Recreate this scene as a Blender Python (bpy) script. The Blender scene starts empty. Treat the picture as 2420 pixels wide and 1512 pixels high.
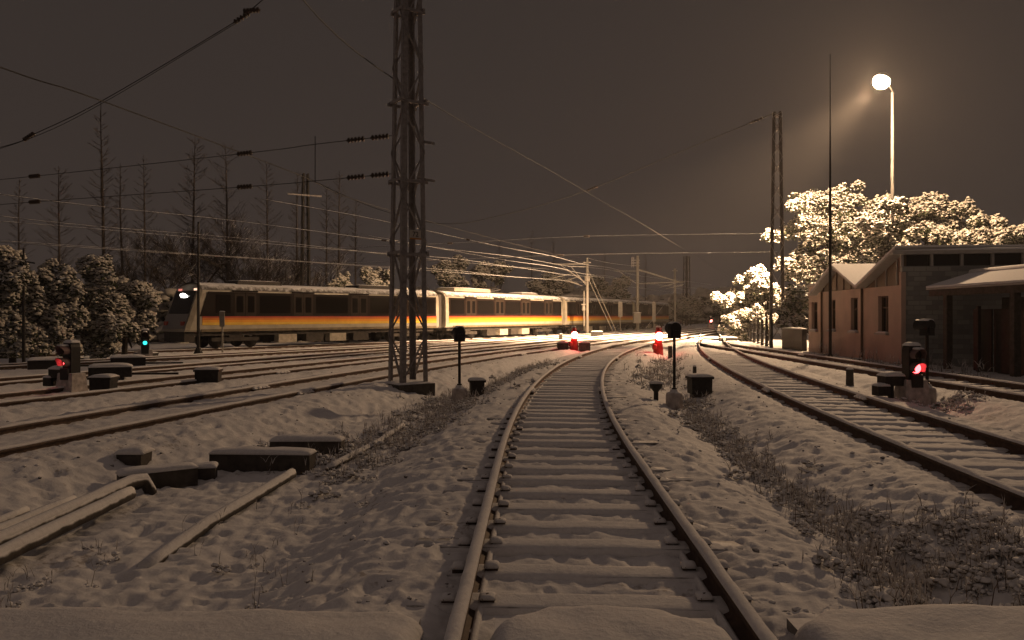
import bpy, math, random
import numpy as np
from mathutils import Vector, Matrix

random.seed(7)
RNG = np.random.default_rng(7)
S = bpy.context.scene
COL = S.collection

# ------------------------------------------------------------------ camera, sky, exposure
EYE = 1.55
cam = bpy.data.cameras.new('camera')
cam.lens, cam.sensor_width = 27.0, 36.0
cam.shift_y = -0.0045
cam.clip_start, cam.clip_end = 0.05, 2000
camo = bpy.data.objects.new('camera', cam)
camo.location = (0, 0, EYE)
camo.rotation_euler = (math.radians(90), 0, 0)
COL.objects.link(camo)
S.camera = camo

W = bpy.data.worlds.new('World')
S.world = W
W.use_nodes = True
wn, wl = W.node_tree.nodes, W.node_tree.links
wn.clear()
wout = wn.new('ShaderNodeOutputWorld')
wbg = wn.new('ShaderNodeBackground')
wtc = wn.new('ShaderNodeTexCoord')
wsep = wn.new('ShaderNodeSeparateXYZ')
wramp = wn.new('ShaderNodeValToRGB')       # city glow on low cloud: a little brighter near the horizon
wl.new(wtc.outputs['Generated'], wsep.inputs[0])
wl.new(wsep.outputs['Z'], wramp.inputs[0])
e = wramp.color_ramp.elements
e[0].position, e[0].color = 0.0, (0.0425, 0.0318, 0.0270, 1)
e[1].position, e[1].color = 0.60, (0.0310, 0.0246, 0.0222, 1)
wl.new(wramp.outputs[0], wbg.inputs['Color'])
wbg.inputs['Strength'].default_value = 1.0
wl.new(wbg.outputs[0], wout.inputs['Surface'])

S.view_settings.view_transform = 'Standard'
S.view_settings.look = 'None'
S.view_settings.exposure = 0.0
S.view_settings.gamma = 1.0
S.view_settings.use_curve_mapping = False
S.render.engine = 'CYCLES'
cy = S.cycles
cy.use_denoising = True
cy.max_bounces, cy.diffuse_bounces, cy.glossy_bounces = 5, 3, 1
cy.transmission_bounces, cy.transparent_max_bounces = 2, 6
cy.volume_bounces = 1
cy.sample_clamp_indirect = 4.0
cy.use_light_tree = True

LAMP_POS = (22.40, 46.5, 15.77)
LAMP_AIM = (7.6, 59.5, 0.0)
LAMP_POWER = 310000.0     # the head turned on the junction
LAMP_WIDE = 5000.0        # the heads flooding the rest of the yard
LAMP_SPILL = 30000.0       # stray light in every direction
LAMP_COLOR = (1.0, 0.64, 0.36)

sun_fill = bpy.data.lights.new('sun_fill', 'SUN')     # added fill standing for the yard's soft glow, aimed to lift the walls
sun_fill.energy, sun_fill.angle, sun_fill.color = .105, math.radians(150), (1.0, .68, .54)
suno = bpy.data.objects.new('sun_fill', sun_fill); COL.objects.link(suno)
suno.rotation_euler = Vector((.30, .10, -.95)).to_track_quat('-Z', 'Y').to_euler()

def at(vx, vy, d):
    """world point seen at (vx, vy) of the 2419 x 1512 survey sheet, d metres away"""
    k = 0.42332 * d / 768.0
    return Vector(((vx - 1209.5) * k, d, EYE - (vy - 745.0) * k))

# ------------------------------------------------------------------ noise
def _hash(ix, iy, seed):
    h = (ix.astype(np.int64) * 374761393 + iy.astype(np.int64) * 668265263 + seed * 1274126177) & 0xFFFFFFFF
    h = ((h ^ (h >> 13)) * 1274126177) & 0xFFFFFFFF
    h = h ^ (h >> 16)
    return (h & 0xFFFFFF) / float(0xFFFFFF)

def vnoise(x, y, seed=0):
    x = np.asarray(x, float); y = np.asarray(y, float)
    ix, iy = np.floor(x), np.floor(y)
    fx, fy = x - ix, y - iy
    fx = fx * fx * fx * (fx * (fx * 6 - 15) + 10); fy = fy * fy * fy * (fy * (fy * 6 - 15) + 10)
    a = _hash(ix, iy, seed); b = _hash(ix + 1, iy, seed); c = _hash(ix, iy + 1, seed); d = _hash(ix + 1, iy + 1, seed)
    return (a + (b - a) * fx) * (1 - fy) + (c + (d - c) * fx) * fy

def sstep(a, b, v):
    t = np.clip((v - a) / (b - a), 0, 1)
    return t * t * (3 - 2 * t)

# ------------------------------------------------------------------ track centre lines x(y), rail-top heights
def lin_after(f, y1, slope, y):
    return np.where(y < y1, f(np.minimum(y, y1)), f(y1) + slope * (y - y1))
def path_centre(y):
    y = np.asarray(y, float)
    f = lambda v: .36 + .03 * v + .0045 * np.clip(v - 8, 0, None) ** 2
    return lin_after(f, 52.0, .42, y)
def path_right(y):
    y = np.asarray(y, float)
    f = lambda v: 4.70 + .0558 * v + .00224 * v * v
    return lin_after(f, 42.0, .25, y)
def path_wall(y):
    y = np.asarray(y, float)
    base = 10.35 + .02 * y
    t = sstep(33, 52, y)
    return base * (1 - t) + (path_right(y) + .15) * t
def path_left1(y):
    y = np.asarray(y, float)
    f = lambda v: -8.35 + .15 * v + .0032 * v * v
    return lin_after(f, 40.0, .406, y)
def path_left2(y):
    y = np.asarray(y, float)
    f = lambda v: -14.6 + .25 * v + .0025 * v * v
    return lin_after(f, 36.0, .415, y)
def path_left3(y):
    y = np.asarray(y, float)
    return -11.1 + .42 * (y - 27.0)
def path_left4(y):
    y = np.asarray(y, float)
    f = lambda v: -14.6 + .62 * (v - 35.4)
    return lin_after(f, 50.0, .545, y)
TRAIN_PTS = [(-44.5, 12.5), (-18.95, 42.95), (-6.15, 58.45), (4.0, 75.5), (13.6, 93.4), (21.6, 112.0), (38.0, 152.0)]
_ty = np.array([p[1] for p in TRAIN_PTS]); _tx = np.array([p[0] for p in TRAIN_PTS])
def path_train(y):
    return np.interp(np.asarray(y, float), _ty, _tx)
TRACKS = [(path_centre, 0.0, .166), (path_right, 0.0, .150), (path_wall, 0.0, .150), (path_left1, -.02, .100), (path_left2, -.10, .100),
          (path_left3, -.20, .105), (path_left4, -.30, .160), (path_train, -.35, .160)]   # centre line, rail-top height, depth of the snow below it

def ground_z(x, y, detail=True):
    x = np.asarray(x, float); y = np.asarray(y, float)
    zb = -.40 - .28 * sstep(-6, -24, x) + .17 * sstep(10.5, 13, x) - .1 * sstep(26, 45, y) * sstep(5, -5, x)
    z = zb.copy() if hasattr(zb, 'copy') else zb
    near = np.full_like(z, 9.0)
    for i, (p, zt, dep) in enumerate(TRACKS):
        s = (p(y + .5) - p(y - .5))
        d = np.abs(x - p(y)) / np.sqrt(1 + s * s)
        prof = zt - dep + .045 * sstep(.80, 1.0, d) - .30 * sstep(1.3, 2.6, d)
        z = np.maximum(z, np.where(d < 2.5, prof, -9))
        near = np.minimum(near, d)
    if not detail:
        return z
    # snow over ballast: lumps; quieter between the rails
    q = .72 + .28 * sstep(.55, 1.2, near)
    wx = x + .25 * vnoise(x * 1.3, y * 1.3, 5); wy = y + .25 * vnoise(x * 1.3, y * 1.3, 6)
    n1 = vnoise(wx * .55, wy * .55, 1) - .5
    n2 = np.abs(vnoise(wx * 3.1, wy * 3.1, 2) - .5) * 2
    n3 = np.abs(vnoise(wx * 7.3, wy * 7.3, 3) - .5) * 2
    n4 = vnoise(x * 17, y * 17, 4) - .5
    far = 1 - .75 * sstep(20, 60, y)
    amp = far * q
    z = z + .10 * n1 * sstep(1.3, 2.6, near) + amp * (.034 * (.45 - n2) + .043 * (.45 - n3) + .020 * n4)
    # footprints beside the left rail of the middle track
    pits = vnoise(x * 4.2 + 9, y * 4.2, 11)
    z = z - .05 * sstep(.80, .93, pits) * sstep(1.25, 1.6, near) * far
    return z
def gz(x, y):
    return float(ground_z(np.array([x]), np.array([y]))[0])

# ------------------------------------------------------------------ materials
def new_mat(name):
    m = bpy.data.materials.new(name); m.use_nodes = True
    nt = m.node_tree; b = nt.nodes['Principled BSDF']
    return m, nt, b
def plain(name, col, rough=.6, metal=0.0, var=.0, scale=6.0, bump=0.0, spec=.3):
    m, nt, b = new_mat(name)
    b.inputs['Roughness'].default_value = rough; b.inputs['Metallic'].default_value = metal
    b.inputs['Specular IOR Level'].default_value = spec
    b.inputs['Base Color'].default_value = (*col, 1)
    if var > 0 or bump > 0:
        tc = nt.nodes.new('ShaderNodeTexCoord'); no = nt.nodes.new('ShaderNodeTexNoise')
        no.inputs['Scale'].default_value = scale; no.inputs['Detail'].default_value = 6
        nt.links.new(tc.outputs['Object'], no.inputs['Vector'])
        if var > 0:
            r = nt.nodes.new('ShaderNodeValToRGB')
            r.color_ramp.elements[0].position, r.color_ramp.elements[1].position = .3, .7
            r.color_ramp.elements[0].color = (*[c * (1 - var) for c in col], 1)
            r.color_ramp.elements[1].color = (*[min(1, c * (1 + var)) for c in col], 1)
            nt.links.new(no.outputs['Fac'], r.inputs[0]); nt.links.new(r.outputs[0], b.inputs['Base Color'])
        if bump > 0:
            bp = nt.nodes.new('ShaderNodeBump'); bp.inputs['Strength'].default_value = .6; bp.inputs['Distance'].default_value = bump
            nt.links.new(no.outputs['Fac'], bp.inputs['Height']); nt.links.new(bp.outputs[0], b.inputs['Normal'])
    return m
def snowy(name, col, lo=.35, hi=.75, rough=.7, scale=9.0, var=.35, metal=0.0, patch=.35, snow=(.80, .80, .81)):
    """a material that carries a dusting of snow wherever the surface faces upward"""
    m, nt, b = new_mat(name)
    N = nt.nodes.new; L = nt.links.new
    b.inputs['Roughness'].default_value = rough; b.inputs['Specular IOR Level'].default_value = .25
    b.inputs['Metallic'].default_value = metal
    geo = N('ShaderNodeNewGeometry'); sp = N('ShaderNodeSeparateXYZ'); L(geo.outputs['Normal'], sp.inputs[0])
    tc = N('ShaderNodeTexCoord'); no = N('ShaderNodeTexNoise'); no.inputs['Scale'].default_value = scale; no.inputs['Detail'].default_value = 5
    L(tc.outputs['Object'], no.inputs['Vector'])
    ma = N('ShaderNodeMath'); ma.operation = 'MULTIPLY_ADD'; ma.inputs[1].default_value = patch * 2; ma.inputs[2].default_value = -patch
    L(no.outputs['Fac'], ma.inputs[0])
    ad = N('ShaderNodeMath'); ad.operation = 'ADD'; L(sp.outputs['Z'], ad.inputs[0]); L(ma.outputs[0], ad.inputs[1])
    mr = N('ShaderNodeMapRange'); mr.inputs['From Min'].default_value = lo; mr.inputs['From Max'].default_value = hi
    mr.interpolation_type = 'SMOOTHSTEP'; L(ad.outputs[0], mr.inputs['Value'])
    r = N('ShaderNodeValToRGB'); r.color_ramp.elements[0].position, r.color_ramp.elements[1].position = .3, .7
    r.color_ramp.elements[0].color = (*[c * (1 - var) for c in col], 1); r.color_ramp.elements[1].color = (*[min(1, c * (1 + var)) for c in col], 1)
    L(no.outputs['Fac'], r.inputs[0])
    mx = N('ShaderNodeMix'); mx.data_type = 'RGBA'; L(mr.outputs[0], mx.inputs['Factor']); L(r.outputs[0], mx.inputs['A'])
    mx.inputs['B'].default_value = (*snow, 1); L(mx.outputs['Result'], b.inputs['Base Color'])
    bp = N('ShaderNodeBump'); bp.inputs['Strength'].default_value = .5; bp.inputs['Distance'].default_value = .02
    L(no.outputs['Fac'], bp.inputs['Height']); L(bp.outputs[0], b.inputs['Normal'])
    return m
def glow(name, col, strength):
    m, nt, b = new_mat(name)
    b.inputs['Base Color'].default_value = (*[c * .3 for c in col], 1)
    b.inputs['Emission Color'].default_value = (*col, 1); b.inputs['Emission Strength'].default_value = strength
    return m
def snow_mat(name, dirt=0.0, scale=22.0):
    m, nt, b = new_mat(name)
    N = nt.nodes.new; L = nt.links.new
    b.inputs['Roughness'].default_value = .75; b.inputs['Specular IOR Level'].default_value = .15
    tc = N('ShaderNodeTexCoord')
    n1 = N('ShaderNodeTexNoise'); n1.inputs['Scale'].default_value = scale; n1.inputs['Detail'].default_value = 8; n1.inputs['Roughness'].default_value = .65
    n2 = N('ShaderNodeTexNoise'); n2.inputs['Scale'].default_value = 1.1; n2.inputs['Detail'].default_value = 6
    L(tc.outputs['Object'], n1.inputs['Vector']); L(tc.outputs['Object'], n2.inputs['Vector'])
    r = N('ShaderNodeValToRGB'); r.color_ramp.elements[0].position, r.color_ramp.elements[1].position = .25, .6
    r.color_ramp.elements[0].color = (.70, .69, .70, 1); r.color_ramp.elements[1].color = (.82, .82, .83, 1)
    L(n1.outputs['Fac'], r.inputs[0]); out = r.outputs[0]
    if dirt > 0:
        mu = N('ShaderNodeMath'); mu.operation = 'MULTIPLY'; L(n1.outputs['Fac'], mu.inputs[0]); L(n2.outputs['Fac'], mu.inputs[1])
        mr = N('ShaderNodeMapRange'); mr.inputs['From Min'].default_value = .33; mr.inputs['From Max'].default_value = .40
        mr.inputs['To Max'].default_value = dirt; L(mu.outputs[0], mr.inputs['Value'])
        mx = N('ShaderNodeMix'); mx.data_type = 'RGBA'; L(mr.outputs[0], mx.inputs['Factor']); L(out, mx.inputs['A'])
        mx.inputs['B'].default_value = (.16, .11, .075, 1); out = mx.outputs['Result']
    L(out, b.inputs['Base Color'])
    bp = N('ShaderNodeBump'); bp.inputs['Strength'].default_value = .55; bp.inputs['Distance'].default_value = .02
    L(n1.outputs['Fac'], bp.inputs['Height']); L(bp.outputs[0], b.inputs['Normal'])
    return m

M = {}
M['snow'] = snow_mat('snow')
M['ground'] = snow_mat('snow_ground', dirt=.55, scale=14.0)
M['rail'] = plain('rail_rust', (.085, .055, .040), .7, .2, .4, 14)
M['sleeper'] = snowy('sleeper_concrete', (.19, .175, .16), .45, .8)
M['concrete'] = snowy('concrete', (.26, .245, .23), .55, .85)
M['dark_concrete'] = snowy('dark_concrete', (.07, .06, .052), .55, .85)
M['galv'] = snowy('galvanised', (.27, .25, .245), .75, .98, .5, 12, .25, .3, .1)
M['black'] = plain('black_casing', (.016, .015, .016), .5, 0, .3, 8)
M['iron'] = snowy('dark_iron', (.030, .027, .026), .8, 1.0, .55, 10, .3, .3, .08)
M['pipe'] = snowy('old_pipe', (.05, .042, .036), .1, .5, .7, 8, .4)
M['wire'] = snowy('snowy_wire', (.10, .09, .08), .0, .5, .7, 3, .3)
M['dark_wire'] = plain('dark_wire', (.03, .027, .025), .6)
M['insulator'] = plain('insulator', (.035, .022, .016), .35)
M['pale_post'] = snowy('pale_post', (.30, .28, .245), .7, .95, .6, 6, .15)
M['foliage'] = snowy('snowy_foliage', (.030, .034, .018), -.75, .05, .75, 4, .5, 0, .6, (.52, .49, .44))
M['leaf'] = snowy('evergreen_leaf', (.040, .048, .022), .25, .75, .6, 3, .4, 0, .3)
M['bark'] = snowy('bark', (.045, .036, .030), .55, .9, .8, 6, .4, 0, .2)
M['bare_twig'] = plain('bare_twig', (.085, .07, .062), .9)
M['lamp_pole'] = plain('lamp_pole_grey', (.085, .08, .075), .6)
M['twig'] = snowy('frosted_twig', (.07, .056, .045), .15, .75, .8, 4, .4, 0, .3)
M['stem'] = plain('dry_stem', (.12, .082, .055), .8, 0, .4, 20)

# ------------------------------------------------------------------ mesh building
class MB:
    def __init__(s): s.v = []; s.f = []; s.mi = []; s.cur = 0
    def _add(s, vs, fs):
        o = len(s.v); s.v += [tuple(p) for p in vs]; s.f += [tuple(o + i for i in f) for f in fs]; s.mi += [s.cur] * len(fs)
    def box(s, c, d, rz=0.0, taper=1.0, taper_y=None):
        x, y, z = [k / 2 for k in d]; ty = taper if taper_y is None else taper_y
        pts = [(-x, -y, -z), (x, -y, -z), (x, y, -z), (-x, y, -z), (-x * taper, -y * ty, z), (x * taper, -y * ty, z), (x * taper, y * ty, z), (-x * taper, y * ty, z)]
        ca, sa = math.cos(rz), math.sin(rz)
        s._add([(c[0] + p[0] * ca - p[1] * sa, c[1] + p[0] * sa + p[1] * ca, c[2] + p[2]) for p in pts],
               [(0, 3, 2, 1), (4, 5, 6, 7), (0, 1, 5, 4), (1, 2, 6, 5), (2, 3, 7, 6), (3, 0, 4, 7)])
        return s
    def bar(s, a, b, w, h=None):
        a, b = Vector(a), Vector(b); h = h or w
        t = (b - a).normalized(); up = Vector((0, 0, 1)) if abs(t.z) < .95 else Vector((0, 1, 0))
        u = t.cross(up).normalized() * w / 2; v = u.cross(t).normalized() * h / 2
        s._add([a - u - v, a + u - v, a + u + v, a - u + v, b - u - v, b + u - v, b + u + v, b - u + v],
               [(0, 3, 2, 1), (4, 5, 6, 7), (0, 1, 5, 4), (1, 2, 6, 5), (2, 3, 7, 6), (3, 0, 4, 7)][::1])
        return s
    def tube(s, pts, r, n=6, cap=True):
        pts = [Vector(p) for p in pts]; m = len(pts)
        rr = r if isinstance(r, (list, tuple, np.ndarray)) else [r] * m
        vs, fs = [], []
        for i, p in enumerate(pts):
            t = (pts[min(i + 1, m - 1)] - pts[max(i - 1, 0)]).normalized()
            up = Vector((0, 0, 1)) if abs(t.z) < .9 else Vector((0, 1, 0))
            u = t.cross(up).normalized(); v = u.cross(t).normalized()
            for k in range(n):
                a = 2 * math.pi * k / n
                vs.append(p + (u * math.cos(a) + v * math.sin(a)) * rr[i])
        for i in range(m - 1):
            for k in range(n):
                k2 = (k + 1) % n
                fs.append((i * n + k, i * n + k2, (i + 1) * n + k2, (i + 1) * n + k))
        if cap:
            fs.append(tuple(range(n - 1, -1, -1))); fs.append(tuple((m - 1) * n + k for k in range(n)))
        s._add(vs, fs); return s
    def lathe(s, prof, c=(0, 0, 0), n=12, rot=None):
        """profile of (radius, height), turned about z; rot is an optional matrix"""
        vs, fs = [], []; m = len(prof)
        for r, z in prof:
            for k in range(n):
                a = 2 * math.pi * k / n; p = Vector((r * math.cos(a), r * math.sin(a), z))
                if rot: p = rot @ p
                vs.append(p + Vector(c))
        for i in range(m - 1):
            for k in range(n):
                k2 = (k + 1) % n
                fs.append((i * n + k, i * n + k2, (i + 1) * n + k2, (i + 1) * n + k))
        fs.append(tuple(range(n - 1, -1, -1))); fs.append(tuple((m - 1) * n + k for k in range(n)))
        s._add(vs, fs); return s
    def poly(s, pts, thick):
        """a flat polygon (list of points) given a thickness along vector thick"""
        n = len(pts); t = Vector(thick); P = [Vector(p) for p in pts]
        s._add(P + [p + t for p in P], [tuple(range(n - 1, -1, -1)), tuple(range(n, 2 * n))] +
               [(i, (i + 1) % n, n + (i + 1) % n, n + i) for i in range(n)])
        return s
    def cap(s, cx, cy, z, w, l, h, rz=0.0, n=7, lump=.25, over=.0, seed=0, power=.45):
        """a soft pillow of snow lying on a flat top"""
        vs, fs = [], []; ca, sa = math.cos(rz), math.sin(rz); w2, l2 = w / 2 + over, l / 2 + over
        for j in range(n + 1):
            for i in range(n + 1):
                u, v = -1 + 2 * i / n, -1 + 2 * j / n
                u, v = math.sin(u * math.pi / 2), math.sin(v * math.pi / 2)
                edge = max(0.0, (1 - abs(u) ** 4) * (1 - abs(v) ** 4)) ** power
                lu, lv = u * w2, v * l2
                nz = float(vnoise(lu * 5 + seed * 3.1, lv * 5 + seed, 21)) - .5
                px, py = lu * ca - lv * sa, lu * sa + lv * ca
                vs.append((cx + px, cy + py, z + h * edge * (1 + lump * nz * 2)))
        q = n + 1
        for j in range(n):
            for i in range(n):
                fs.append((j * q + i, j * q + i + 1, (j + 1) * q + i + 1, (j + 1) * q + i))
        o = len(vs); ring = [i for i in range(q)] + [j * q + n for j in range(1, q)] + [n * q + i for i in range(n - 1, -1, -1)] + [j * q for j in range(n - 1, 0, -1)]
        fs.append(tuple(reversed(ring)))
        s._add(vs, fs); return s
    def mesh(s, name, mats, smooth=False):
        me = bpy.data.meshes.new(name); me.from_pydata(s.v, [], s.f)
        for m in (mats if isinstance(mats, (list, tuple)) else [mats]): me.materials.append(m)
        if any(s.mi): me.polygons.foreach_set('material_index', s.mi)
        if smooth: me.polygons.foreach_set('use_smooth', [True] * len(me.polygons))
        me.update(); return me
    def build(s, name, mat, parent=None, smooth=False, loc=None, rz=0.0):
        return link(name, s.mesh(name, mat, smooth), parent, loc, rz)

def link(name, me, parent=None, loc=None, rz=0.0):
    o = bpy.data.objects.new(name, me); COL.objects.link(o)
    if parent: o.parent = parent
    if loc is not None: o.location = loc
    if rz: o.rotation_euler = (0, 0, rz)
    return o
def np_mesh(name, V, F, mat, smooth=False):
    """V (n,3), F (m,k) arrays -> mesh, fast"""
    me = bpy.data.meshes.new(name); n, (m, k) = len(V), F.shape
    me.vertices.add(n); me.vertices.foreach_set('co', np.ascontiguousarray(V, np.float32).ravel())
    me.loops.add(m * k); me.loops.foreach_set('vertex_index', np.ascontiguousarray(F, np.int32).ravel())
    me.polygons.add(m); me.polygons.foreach_set('loop_start', np.arange(0, m * k, k, dtype=np.int32))
    if smooth: me.polygons.foreach_set('use_smooth', np.ones(m, bool))
    for q in (mat if isinstance(mat, (list, tuple)) else [mat]): me.materials.append(q)
    me.update(calc_edges=True); return me
def tag(o, label=None, cat=None, group=None, kind=None):
    if label: o['label'] = label
    if cat: o['category'] = cat
    if group: o['group'] = group
    if kind: o['kind'] = kind
    return o
def thing(name, label, cat, loc, rz=0.0, group=None):
    o = bpy.data.objects.new(name, None); COL.objects.link(o)
    o.empty_display_size = .2; o.location = loc; o.rotation_euler = (0, 0, rz)
    return tag(o, label, cat, group)
def copy_tree(o, parent=None):
    c = o.copy(); COL.objects.link(c)
    if parent: c.parent = parent
    for ch in list(o.children): copy_tree(ch, c)
    return c
# ================================================================== THE SETTING
# ------------------------------------------------------------------ ground: one sheet, finer towards the camera
def build_ground():
    ny, nx = 820, 620
    ys = np.concatenate([np.linspace(-8, 2.6, 14)[:-1], 2.6 * (262 / 2.6) ** (np.arange(ny) / (ny - 1.0))])
    u = np.linspace(-1, 1, nx); u = .62 * u + .38 * u ** 3
    Y = np.repeat(ys[:, None], nx, 1); X = u[None, :] * (np.clip(Y, -4, None) * .98 + 7.0)
    Z = ground_z(X.ravel(), Y.ravel()).reshape(Y.shape)
    V = np.stack([X, Y, Z], -1).reshape(-1, 3)
    r, c = len(ys), nx
    i = (np.arange(r - 1)[:, None] * c + np.arange(c - 1)[None, :]).ravel()
    F = np.stack([i, i + 1, i + c + 1, i + c], 1)
    o = link('ground', np_mesh('ground', V, F, M['ground'], True))
    return tag(o, kind='structure')
build_ground()

# ------------------------------------------------------------------ tracks
def sleeper_mesh(seed):
    b = MB(); b.box((0, 0, -.18), (2.46, .22, .12)); b.cur = 1
    b.cap(0, 0, -.185, 2.5, .27, .080, n=14, lump=.20, seed=seed, power=.28)
    return b.mesh('sleeper', [M['sleeper'], M['snow']], True)
SLEEPERS = [sleeper_mesh(k) for k in range(4)]
def joint_mesh():
    b = MB(); b.box((0, 0, -.08), (.12, .62, .07)); b.cur = 1
    for k, yy in enumerate((-.24, -.08, .08, .24)):
        b.cap(0, yy, -.05, .19, .13, .055, seed=k, lump=.6, n=5)
    b.cap(0, 0, -.02, .11, .6, .05, seed=9, lump=.5, n=6)
    return b.mesh('joint_bar', [M['rail'], M['snow']], True)
JOINT = joint_mesh()

def clip_mesh(seed):
    b = MB(); b.box((0, 0, -.118), (.085, .06, .05)); b.tube([(-.03, -.05, -.10), (0, 0, -.082), (.03, .05, -.10)], .010, 5); b.cur = 1
    b.cap(0, 0, -.098, .10, .11, .030, n=5, lump=.8, seed=seed)
    return b.mesh('rail_clip', [M['rail'], M['snow']], True)
CLIP = [clip_mesh(k) for k in range(3)]
def ribbon(path, ys, off, prof, jit=0.0, seed=0):
    """sweep a (dx, dz) profile along x = path(y), shifted off metres to the right"""
    xs = path(ys); sl = (path(ys + .05) - path(ys - .05)) / .1
    nrm = np.sqrt(1 + sl * sl); nx, ny = 1 / nrm, -sl / nrm
    P = np.array(prof); k = len(P); n = len(ys)
    V = np.zeros((n, k, 3))
    j = jit * (vnoise(ys * 6, ys * 0 + seed, 31) - .5) * 2 if jit else np.zeros(n)
    for q in range(k):
        o = off + P[q, 0]
        V[:, q, 0] = xs + nx * o; V[:, q, 1] = ys + ny * o
        V[:, q, 2] = P[q, 1] + (j * (1 if P[q, 1] > .004 else 0))
    i = np.arange(n - 1)[:, None] * k + np.arange(k)[None, :]
    i2 = np.arange(n - 1)[:, None] * k + (np.arange(k)[None, :] + 1) % k
    F = np.stack([i, i2, i2 + k, i + k], -1).reshape(-1, 4)
    return V.reshape(-1, 3), F
RAIL_PROF = [(-.07, -.165), (-.07, -.150), (-.012, -.128), (-.012, -.045), (-.036, -.035), (-.036, -.004), (.036, -.004), (.036, -.035), (.012, -.045), (.012, -.128), (.07, -.150), (.07, -.165)]
CAP_PROF = [(-.037, -.002), (-.040, .012), (-.026, .030), (0, .036), (.026, .030), (.040, .012), (.037, -.002)]
FOOT_PROF = [(.050, -.17), (.052, -.135), (.072, -.118), (.092, -.135), (.096, -.17)]

def track(label, path, z, y0, y1, sleeper_to, joints=(), foot=False, sleeper_from=None):
    root = thing('railway_track', label, 'railway track', (float(path(y0)), y0, z), 0, 'tracks of the snowy rail yard')
    ox, oy = float(path(y0)), y0
    ys = [y0]
    while ys[-1] < y1: ys.append(ys[-1] + max(.12, min(1.2, ys[-1] * .018)))
    ys = np.array(ys)
    for sgn in (-1, 1):
        V, F = ribbon(path, ys, sgn * .7525, RAIL_PROF); V[:, :2] -= (ox, oy)
        r = link('rail', np_mesh('rail', V, F, M['rail']), root)
        V, F = ribbon(path, ys, sgn * .7525, CAP_PROF, .010, seed=int(sgn * 3 + y0)); V[:, :2] -= (ox, oy)
        link('snow_cap', np_mesh('rail_snow_cap', V, F, M['snow'], True), r)
        if foot:
            fy = ys[ys < 26]
            V, F = ribbon(path, fy, sgn * .7525, [(-p[0] * sgn, p[1]) for p in (FOOT_PROF if sgn > 0 else FOOT_PROF[::-1])], .012, seed=5); V[:, :2] -= (ox, oy)
            link('snow_ridge', np_mesh('rail_foot_snow', V, F, M['snow'], True), r)
    y = (sleeper_from if sleeper_from is not None else y0) + .2; k = 0
    while y < sleeper_to:
        s = float(path(y + .1) - path(y - .1)) / .2
        o = link('sleeper', SLEEPERS[(k * 7 + 3) % 4], root, (float(path(y)) - ox, y - oy, random.uniform(-.014, .008)), -math.atan(s) + random.uniform(-.012, .012))
        if foot and y < 13:
            for q_ in (-.865, -.64, .64, .865):
                link('rail_clip', CLIP[k % 3], root, (float(path(y)) + q_ - ox + random.uniform(-.01, .01), y - oy + random.uniform(-.02, .02), 0), -math.atan(s))
        y += (.565 + random.uniform(-.02, .02)) / math.sqrt(1 + s * s); k += 1
    for (jy, sgn) in joints:
        s = float(path(jy + .1) - path(jy - .1)) / .2; n = math.sqrt(1 + s * s)
        link('joint_bar', JOINT, root, (float(path(jy)) + sgn * .7525 / n - ox, jy - sgn * .7525 * s / n - oy, 0), -math.atan(s))
    return root
track('snow-covered track curving away to the right from the middle of the foreground', path_centre, 0.0, 1.6, 130, 46, [(16.2, -1), (16.6, 1), (29.5, -1), (28.5, 1)], True, 4.3)
track('snow-covered track right of the weedy ditch, left of the red signal', path_right, 0.0, 3.0, 130, 40, [(16.2, -1), (14.9, 1), (28, -1)], False, 6.2)
track('snow-covered track closest to the pink walled building', path_wall, 0.0, 8.0, 54, 40, [(13.6, -1), (31, 1)], False, 13)
track('snow-covered track passing just behind the foot of the big lattice mast', path_left1, -.02, 5.0, 140, 36, [(16.9, -1), (16.2, 1), (32, 1)], False, 9)
track('snow-covered track second in from the big lattice mast towards the train', path_left2, -.10, 10, 150, 36, [(23, 1)], False, 15)
track('snow-covered track third in from the big lattice mast towards the train', path_left3, -.20, 14, 150, 40, [], False, 22)
track('snow-covered track next to the one the train runs on', path_left4, -.30, 14, 150, 58, [], False, 27)
track('track carrying the moving train with the striped carriages', path_train, -.35, 14, 150, 50, [], False, 30)

# crossing panels under the photographer's feet
def crossing_panel(label, x0, x1, y0, y1, top, corner, seed):
    cx, cy = (x0 + x1) / 2, (y0 + y1) / 2; w, l = x1 - x0, y1 - y0
    root = thing('crossing_panel', label, 'crossing panel', (cx, cy, -.19), 0, 'level crossing panels in the foreground')
    MB().box((0, 0, .06), (w - .10, l - .10, .12)).build('slab', M['concrete'], root)
    n, m = 54, 40; vs, fs = [], []
    for j in range(m + 1):
        for i in range(n + 1):
            u, v = -1 + 2 * i / n, -1 + 2 * j / m
            u, v = math.sin(u * math.pi / 2), math.sin(v * math.pi / 2)
            px, py = u * w / 2, v * l / 2
            dx, dy = w / 2 - abs(px), l / 2 - abs(py)
            # chamfered corners
            ch = (dx + dy - corner) / 1.414
            d = max(0, min(dx, dy, ch)); t = min(1, d / .13)
            e = math.sqrt(max(0, 1 - (1 - t) ** 2))
            nz = .055 * (float(vnoise((cx + px) * 2.2, (cy + py) * 2.2, 40 + seed)) - .5) + .026 * (float(vnoise((cx + px) * 7, (cy + py) * 7, 41)) - .5)
            z = (top + .19) * e + nz * t - .02 * (1 - e)
            vs.append((px, py, z))
    q = n + 1
    for j in range(m):
        for i in range(n): fs.append((j * q + i, j * q + i + 1, (j + 1) * q + i + 1, (j + 1) * q + i))
    b = MB(); b._add(vs, fs); b.build('snow_blanket', M['snow'], root, True)
crossing_panel('wide snow-blanketed crossing panel left of the left rail', -4.6, -.44, 1.2, 4.16, .005, .12, 1)
crossing_panel('snow-blanketed crossing panel with clipped corners between the two near rails', -.14, 1.12, 1.2, 4.16, .02, .30, 2)
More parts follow.
